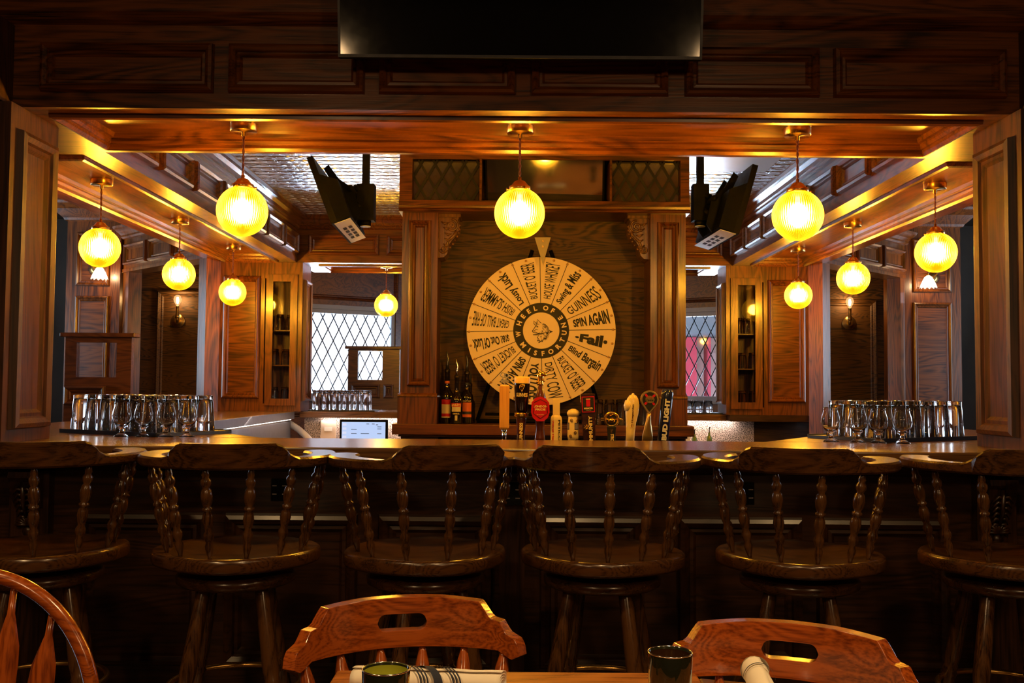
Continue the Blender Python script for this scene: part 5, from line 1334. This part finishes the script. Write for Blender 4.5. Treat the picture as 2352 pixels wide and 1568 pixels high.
# 4 cream bottle with square neck
t = tap(1277, 0, 'cream beer tap handle with square neck and vertical lettering on eight sides')
m = MB()
def oct_(w, z): c_ = 0.45; return [(K(x), K(y), K(z)) for x, y in ((-w, -w*c_), (-w*c_, -w), (w*c_, -w), (w, -w*c_), (w, w*c_), (w*c_, w), (-w*c_, w), (-w, w*c_))]
lv = [(12.5, -6), (13, 50), (12, 55), (8.5, 60)]
v = sum([oct_(w, z) for w, z in lv], []); m.add(v, [tuple(reversed(range(8))), tuple(range(24, 32))]+[(k*8+i, k*8+(i+1) % 8, k*8+8+(i+1) % 8, k*8+8+i) for k in range(3) for i in range(8)])
m.box(K(-8), K(8), K(-7), K(7), K(60), K(96)); m.box(K(-7), K(7), K(-6), K(6), K(96), K(98)); bo = m.build('body', CREAM, t, bevel=0.001)
txt(bo, 'PETICOLAS', 4.0, 9.0, -22, 49, -K(13.5), INK, 0.03, -90); txt(bo, 'Velvet Hammer', -9.5, -5, -22, 49, -K(12.6), RED, 0.03, -90)
# 5 mushroom
t = tap(1316, 0, 'short cream beer tap handle with mushroom cap and purple patches')
MB().lathe([(K(r), K(z)) for r, z in ((11, 0), (13.5, 12), (13.5, 35), (11.5, 54), (11, 58))], seg=28).build('body', CREAM, t)
MB().lathe([(K(r), K(z)) for r, z in ((9, 57), (12, 57), (14.5, 62), (14.5, 66), (11, 71), (5, 74), (0.2, 74.5))], seg=28, cap=False).build('cap', CREAM, t)
m = MB(); 
def patch(mm, a, z0, z1, hw, mi, r=13.9):
    n = 6; v = []
    for q in range(n+1):
        an = a-hw+2*hw*q/n
        for z in (z0, z1): v.append((K(r)*math.sin(an), -K(r)*math.cos(an), K(z)))
    mm.add(v, [(2*q, 2*q+2, 2*q+3, 2*q+1) for q in range(n)], mi)
for a in (-1.15, 0.55): m = MB(); patch(m, a, 27, 43, 0.38, 0, 13.75); patch(m, a, 28.5, 41.5, 0.31, 1, 13.9); m.build('patch', [INK, LIL], t)
for (a, z) in ((-0.35, 48), (0.75, 47), (0.3, 20), (-0.5, 12), (0.6, 3)):
    m = MB(); m.tube([(K(13.9)*math.sin(a+0.2*math.cos(2*PI*k/10)), -K(13.9)*math.cos(a+0.2*math.cos(2*PI*k/10)), K(z+3.4*math.sin(2*PI*k/10))) for k in range(10)], K(0.7), 5, closed=True)
    m.tube([(K(14)*math.sin(a-0.1), -K(14)*math.cos(a), K(z+1)), (K(14)*math.sin(a+0.1), -K(14)*math.cos(a), K(z-1.5))], K(0.8), 5); m.build('small_emblem', BROWN, t)
# 6 dark square column
t = tap(1353, -2.5, 'tall dark brown square beer tap handle with red framed picture at top')
m = MB(); v = [(K(a), b*KP, K(c)) for (c, w, d) in ((-6, 13, 13), (104, 16, 15), (107, 16.5, 15), (109, 15, 14)) for (a, b) in ((-w, -d), (w, -d), (w, d), (-w, d))]
m.add(v, [(3, 2, 1, 0), (12, 13, 14, 15)]+[(k*4+i, k*4+(i+1) % 4, k*4+4+(i+1) % 4, k*4+4+i) for k in range(3) for i in range(4)]); bo = m.build('column', OG, t)
m = MB(); y = -K(15.3)
for (a, b, c, d, mi) in ((-14.5, 14.5, 67, 103, 0), (-12.8, 12.8, 69, 101, 1), (-4.5, 4.5, 80, 96, 0), (-5, 5, 96, 98, 2)): 
    m.box(K(a), K(b), y-0.0004*(mi+1)-(0.0008 if (mi == 0 and c > 70) else 0), y+0.002, K(c), K(d), mi)
pl_ = m.build('picture', [REDT, INK, CREAM], bo)
txt(pl_, 'MOSAIC IPA', -10, 10, 74, 78, y-0.002, CREAM, 0.05); txt(pl_, 'TASTE', -6, 6, 71, 72.5, y-0.002, CREAM, 0.0)
txt(bo, 'COMMUNITY', -1, 7.5, -16, 59, -K(15.4), CREAM, 0.04, 90); txt(bo, 'BEER CO', 9, 12, 38, 56, -K(15.4), BROWN, 0.02, 90)
m = MB()
for k in range(7): a = PI*0.25+PI*1.5*k/6+0; m.tube([(K(-5), -K(15.5), K(32)), (K(-5+8*math.cos(a)), -K(15.5), K(32+8*math.sin(a)))], [K(1.2), K(0.3)], 5)
m.build('gold_burst', GOLD, bo)
# 7 gold ring
t = tap(1404, 0, 'black beer tap handle with a round gold ring crossed by an arrow')
bo = MB().lathe([(K(r), K(z)) for r, z in ((10, 0), (10.5, 15), (12.5, 34), (11, 36))], seg=4, smooth=False); bo.xf(Matrix.Rotation(PI/4, 4, 'Z') @ Matrix.Diagonal((1.35, 1.1, 1, 1))); bo = bo.build('grip', INK, t, bevel=0.001)
m = MB(); m.tube([(K(15*math.cos(2*PI*k/36)), 0, K(51+15*math.sin(2*PI*k/36))) for k in range(36)], K(3.2), 8, closed=True); rg = m.build('gold_ring', GOLD, t)
MB().lathe([(K(12.5), 0.35), (K(12.5), 0.65)], seg=28, axis=((0, K(3), K(51)), (0, -K(3), K(51)))).build('ring_disc', INK, rg)
m = MB(); m.lathe([(K(1), 0), (K(8), 0.2), (K(8.5), 0.6), (K(5), 1)], seg=16, axis=((0, -K(1.5), K(43)), (0, -K(1.5), K(54)))); m.tube([(K(-6), -K(2), K(58)), (K(-2), -K(2), K(60)), (K(4), -K(2), K(63))], K(1.6), 6); m.build('apple_emblem', GOLD, rg)
m = MB(); m.tube([(K(-23), -K(1), K(51)), (K(21), -K(1), K(51))], K(1.2), 6); m.lathe([(K(4), 0), (K(0.1), 1)], seg=8, axis=((K(18), -K(1), K(51)), (K(26), -K(1), K(51))), cap=True)
for dz in (-2.5, 2.5): m.box(K(-24), K(-17), -K(1.6), -K(0.6), K(51+dz-1), K(51+dz+1))
m.build('arrow', GOLD, rg)
txt(bo, 'STRONGBOW', -3, 4.5, -24, 18, -K(10.2), CREAM, 0.03, -90); txt(bo, 'The', -3, 2, 21, 30, -K(11.4), GOLD, 0, -90, 0.3)
# 8 cream paddle
t = tap(1446, 3.2, 'cream paddle beer tap handle with rounded head bulging to the left')
m = MB(); sec = [(-6, 10, 8, 0), (20, 10, 7.5, 0), (45, 12, 8.5, 0), (65, 15, 9, 1), (85, 16, 9, 1), (98, 13, 8, 1), (106, 8, 6, 1), (109, 2, 2, 1)]
v = []; f = []; n = 20
for (z, w, d, ox) in sec:
    for i in range(n): a = 2*PI*i/n; v.append((K(ox+w*math.cos(a)), K(d*math.sin(a)), K(z)))
for k in range(len(sec)-1):
    for i in range(n): j = (i+1) % n; f.append((k*n+i, k*n+j, (k+1)*n+j, (k+1)*n+i))
f += [tuple(reversed(range(n))), tuple(range((len(sec)-1)*n, len(sec)*n))]; m.add(v, f, 0, True); bo = m.build('paddle', CREAM, t)
m = MB(); m.lathe([(K(0.1), -K(14)), (K(8), -K(12)), (K(11), 0), (K(8), K(12)), (K(0.1), K(14))], (K(-8), K(1), K(82)), 20); m.build('side_bulge', CREAM, bo)
m = MB(); m.lathe([(K(2.5), 0), (K(3.2), K(3)), (K(0.3), K(5))], (K(1), 0, K(107)), 10); m.build('top_knob', CREAM, bo)
txt(bo, 'Hoegaarden', -0.5, 4.5, 44, 86, -K(9.6), BROWN, 0.03, 90); m = MB(); m.tube([(K(2+2.5*math.cos(2*PI*k/10)), -K(9.4), K(38+3.5*math.sin(2*PI*k/10))) for k in range(10)], K(0.6), 5, closed=True); m.build('small_emblem', GOLD, bo)
# 9 twisted gold
t = tap(1486, 3.0, 'twisted gold beer tap handle with black teardrop badge and red cross')
m = MB(); sec = [(-6, 13, 6, 0.2), (15, 13, 6, 0.35), (35, 11, 5.5, 0.7), (55, 6.5, 5, 1.1), (66, 5, 4.5, 1.3)]
v = []; f = []
for (z, w, d, tw_) in sec:
    for i in range(n): 
        a = 2*PI*i/n; x, y = w*math.cos(a), d*math.sin(a); c_, s_ = math.cos(tw_), math.sin(tw_); v.append((K(x*c_-y*s_), K(x*s_+y*c_), K(z)))
for k in range(len(sec)-1):
    for i in range(n): j = (i+1) % n; f.append((k*n+i, k*n+j, (k+1)*n+j, (k+1)*n+i))
f += [tuple(reversed(range(n))), tuple(range((len(sec)-1)*n, len(sec)*n))]; m.add(v, f, 0, True); m.build('grip', simple('satin_gold', (0.62, 0.42, 0.14), 0.3, metal=0.8), t)
def tear(sc, dx=0, dz=0):
    pts = [(0, 62)]
    for k in range(21): a = -0.55+(PI+1.1)*k/20; pts.append((21*math.cos(a), 97+21*math.sin(a)))
    return [(dx+x*sc, 92+(z-92)*sc+dz) for x, z in pts]
m = MB(); prof_front(m, tear(1.0), -K(5), K(5)); hd = m.build('teardrop_head', simple('satin_gold2', (0.66, 0.45, 0.15), 0.25, metal=0.85), t, bevel=0.002)
m = MB(); prof_front(m, tear(0.80, 0, 1), -K(6), -K(4.5)); bd = m.build('badge', INK, hd)
m = MB()
for a in (0.8, -0.8): 
    for sg in (-1, 1):
        u = Vector((math.cos(a), math.sin(a)))*sg; w_ = Vector((-u.y, u.x))*2.4; c0 = Vector((0, 97))+u*7; c1 = Vector((0, 97))+u*16
        prof_front(m, [tuple(c0-w_), tuple(c1-w_), tuple(c1+w_), tuple(c0+w_)], -K(6.5), -K(6.0))
m.build('red_cross', REDT, bd)
m = MB(); prof_front(m, [(10.5*math.cos(2*PI*k/28), 97+8.5*math.sin(2*PI*k/28)) for k in range(28)], -K(7.2), -K(6.0)); ov = m.build('oval', GOLD, bd)
txt(ov, '1664', -8, 8, 93, 98, -K(7.5), INK, 0.03, 0, 0.2); txt(ov, 'Kronenbourg', -7, 7, 100, 102.5, -K(7.5), REDT, 0.0)
# 10 blue column
t = tap(1521, 5.5, 'tall deep blue beer tap handle with white vertical lettering, rightmost of the row')
m = MB(); m.lathe([(K(r), K(z)) for r, z in ((12, -6), (13, 40), (14, 98), (14.2, 112), (12.5, 119), (9, 121), (0.2, 121.5))], seg=30, cap=False); m.lathe([(K(12), K(-6)), (K(0.2), K(-6.1))], seg=30, cap=False); bo = m.build('column', BLUE, t)
txt(bo, 'BUD LIGHT', -5.5, 6, 5, 99, -K(14.6), WHITE, 0.05, 90)
m = MB(); 
for (a, b) in (((-9, 98), (9, 98)), ((-9, -4), (-9, 98)), ((9, -4), (9, 98))): m.tube([(K(a[0]), -K(14.4 if a[0] == b[0] and False else 11.2 if abs(a[0]) == 9 and a[0] == b[0] else 11.2), K(a[1])), (K(b[0]), -K(11.2), K(b[1]))], K(0.5), 5)
m.build('panel_line', BEZEL, bo)
for k in range(5): a = -PI/2+(k-2)*0.5; m = MB(); m.lathe([(K(0.2), -K(2)), (K(2.4), -K(1)), (K(2.4), K(1)), (K(0.2), K(2))], (K(11)*math.cos(a), K(11)*math.sin(a), K(118)), 8); m.build('crown_stud', BLUE, bo)

# ================================================================ BEHIND THE BAR
Y = 7.2; a = at(783, 1003, Y); b = at(893, 963, Y)
t = empty('till_screen', ((a.x+b.x)/2, Y, 0.8405), 0, 'black touch screen till with a pale blue display, behind the bar', 'till')
w = (b.x-a.x)/2; top = b.z-0.8405
M = Matrix.Rotation(math.radians(-14), 4, 'X')
MB().box(-w, w, 0, 0.03, top-0.27, top).xf(Matrix.Translation((0, -0.06, 0))).build('bezel', BLACK, t, bevel=0.004)
s_ = MB().box(-w+0.016, w-0.016, -0.0615, -0.0602, top-0.25, top-0.018).build('display', simple('lit_display', (0.1, 0.1, 0.1), 0.3, emit=(0.42, 0.56, 0.85), es=0.9), t)
m = MB()
for k in range(7): m.box(-w+0.022, -w+0.05, -0.0622, -0.0617, top-0.045-k*0.03, top-0.028-k*0.03)
m.build('side_menu', simple('menu_grey', (0.2, 0.2, 0.2), 0.3, emit=(0.62, 0.68, 0.9), es=0.8), s_)
m = MB()
for (x, z, l_) in ((0.02, 0.03, 0.02), (0.06, 0.03, 0.02), (0.09, 0.035, 0.015), (-0.09, 0.07, 0.04), (-0.09, 0.10, 0.04), (-0.02, 0.1, 0.06), (0.1, 0.05, 0.03), (0.1, 0.065, 0.03), (0.1, 0.1, 0.03)): m.box(x, x+l_, -0.0622, -0.0617, top-z-0.004, top-z)
m.build('screen_marks', INK, s_)
MB().box(-0.05, 0.05, -0.03, 0.05, 0, top-0.2).box(-0.09, 0.09, -0.1, 0.08, 0, 0.012).build('stand', BLACK, t)
# wall plate with card reader
a = at(738, 965, 7.99); b = at(772, 1003, 7.99)
t = MB().box(a.x, b.x, 7.97, 7.999, b.z-0.02, a.z).build('wall_plate', simple('beige_enamel', (0.55, 0.45, 0.38), 0.35)); tag(t, 'beige square plate with a lit white label on the granite splashback', 'plate')
o = MB().box(a.x+0.03, b.x-0.03, 7.966, 7.9695, a.z-0.085, a.z-0.055).build('white_label', WHITE, t)
# faucets
def faucet(px, top_y, Y, wpx, label, n_arc=14):
    c = at(px, top_y, Y); r = wpx/2*Y/2250
    t = empty('faucet', (c.x-r, Y, 0.8405), 0, label, 'faucet', 'chrome swan neck taps behind the bar')
    h = c.z-r-0.84
    MB().tube([(0, 0, 0), (0, 0, h)]+[(r-r*math.cos(PI*k/n_arc), 0, h+r*math.sin(PI*k/n_arc)) for k in range(1, n_arc+1)]+[(2*r, 0, h-0.025)], 0.0085, 10).build('spout', CHROME, t)
    MB().lathe([(0.025, 0), (0.022, 0.02), (0.012, 0.03)], seg=18).build('base', CHROME, t)
faucet(583, 977, 7.56, 30, 'chrome swan neck tap behind the bar, nearer the stemmed glasses')
faucet(629, 969, 7.60, 25, 'chrome swan neck tap behind the bar, nearer the corrugated hose')
m = MB(); p = [at(646, 962, 7.85), at(665, 972, 7.85), at(685, 985, 7.85), at(704, 1002, 7.85), at(716, 1016, 7.85)]
pts = []; 
for i in range(len(p)-1):
    for k in range(12): pts.append(p[i].lerp(p[i+1], k/12))
pts.append(p[-1]); rs = [0.024+0.003*(k % 2) for k in range(len(pts))]
tag(MB().tube([tuple(q) for q in pts], rs, 12).build('corrugated_hose', simple('grey_hose', (0.55, 0.5, 0.48), 0.4)), 'pale corrugated hose hanging before the granite splashback', 'hose')
# small bottles and clutter on the right work top
for px, h_, nm in ((1595, 0.10, 'small green pourer bottle on the right steel work top, left one'), (1629, 0.115, 'small green pourer bottle on the right steel work top, right one')):
    x = at(px, 990, 7.75).x
    t = empty('pourer_bottle', (x, 7.75, 0.8405), 0, nm, 'bottle', 'small pourer bottles')
    MB().lathe([(0.0005, 0), (0.022, 0), (0.022, h_*0.45), (0.009, h_*0.62), (0.008, h_*0.8), (0.0005, h_*0.8)], seg=18, cap=False).build('glass_body', simple('green_glass', (0.12, 0.18, 0.04), 0.1), t)
    MB().tube([(0, 0, h_*0.8), (0, 0, h_*1.0), (0.006, 0, h_*1.2)], 0.004, 6).build('pourer', BLACK, t)
t = MB().box(-0.03, 0.03, -0.02, 0.02, 0, 0.09).build('napkin_box', WHITE); t.location = (at(1575, 995, 7.6).x, 7.6, 0.8405); tag(t, 'small white box on the steel work top beside the back bar unit', 'box')

# ================================================================ BOOTH SCREENS AND SEATS IN THE FAR ROOM
def screen(x0, x1, Y, ztop, ox0, ox1, oz0, oz1, label, rz=0, panels=()):
    t = empty('booth_screen', (x0, Y, 0), rz, label, 'booth screen')
    w = x1-x0; f = lambda v: v-x0
    m = MB(); d = 0.05
    m.box(0, f(ox0), 0, d, 0, ztop-0.03); m.box(f(ox1), w, 0, d, 0, ztop-0.03); m.box(f(ox0), f(ox1), 0, d, oz1, ztop-0.03); m.box(f(ox0), f(ox1), 0, d, 0, oz0)
    for (a, b, c, e) in panels: m.frame((f(a), 0, c), (1, 0, 0), (0, 0, 1), (0, -1, 0), b-a, e-c, [(i*0.7, q*0.9) for i, q in MOLDB], 0)
    m.build('frame', wood('booth_oak', (0.022, 0.008, 0.004), (0.085, 0.032, 0.012), 'X') if 'booth_oak' not in bpy.data.materials else bpy.data.materials['booth_oak'], t)
    MB().box(-0.03, w+0.03, -0.03, d+0.03, ztop-0.03, ztop).build('cap_rail', bpy.data.materials['booth_oak'], t, bevel=0.006)
    MB().box(f(ox0), f(ox1), 0.022, 0.028, oz0, oz1).build('glass_pane', PANE, t)
Y = 6.8; A_ = lambda x, y: at(x, y, Y)
screen(A_(150, 800).x, A_(302, 800).x, Y, A_(200, 764).z, A_(176, 800).x, A_(268, 800).x, A_(220, 866).z, A_(220, 786).z, 'dark booth screen with a small glazed opening, by the left pilaster', 0, [(A_(174, 0).x, A_(267, 0).x, A_(200, 930).z, A_(200, 886).z)])
Y = 9.8; A_ = lambda x, y: at(x, y, Y)
screen(A_(800, 800).x, A_(918, 800).x, Y, A_(850, 795).z, A_(822, 800).x, A_(879, 800).x, A_(850, 872).z, A_(850, 806).z, 'red brown booth screen with glazed opening, before the left leaded window', 0, [(A_(820, 0).x, A_(886, 0).x, A_(850, 914).z, A_(850, 882).z), (A_(893, 0).x, A_(916, 0).x, A_(850, 914).z, A_(850, 882).z)])
def booth_seat(x, Y, label, w=0.5):
    t = empty('tub_chair', (x, Y, 0), 0, label, 'armchair')
    m = MB(); pts = [(w/2*math.cos(PI*1.15+(-PI*1.3)*k/24), w/2*math.sin(PI*1.15+(-PI*1.3)*k/24), 0) for k in range(25)]
    v = []; f = []
    for (x_, y_, _) in pts:
        r = math.hypot(x_, y_); ux, uy = x_/r, y_/r
        for (dr, z) in ((0, 0.3), (0.06, 0.3), (0.07, 0.85), (0.05, 0.9), (0.02, 0.9), (0, 0.85)): v.append((x_+ux*dr, y_+uy*dr, z))
    for k in range(24):
        for i in range(6): j = (i+1) % 6; f.append((k*6+i, k*6+j, k*6+6+j, k*6+6+i))
    f += [tuple(range(6)), tuple(reversed(range(144, 150)))]
    LE = simple('black_leather', (0.012, 0.009, 0.007), 0.3) if 'black_leather' not in bpy.data.materials else bpy.data.materials['black_leather']
    m.add(v, f, 0, True); m.build('back', LE, t)
    MB().lathe([(0.0005, 0.48), (0.2, 0.48), (0.24, 0.46), (0.24, 0.30), (0.0005, 0.30)], seg=28, cap=False).build('seat', LE, t)
    for a in (0.8, 2.4, 3.9, 5.5): MB().lathe([(0.012, 0), (0.018, 0.31)], (0.17*math.cos(a), 0.17*math.sin(a), 0), 8).build('leg', DKZ, t)
booth_seat(3.05, 6.6, 'black leather tub chair beyond the right end of the bar')
booth_seat(-3.55, 7.6, 'black leather tub chair in the dark left corner of the far room')
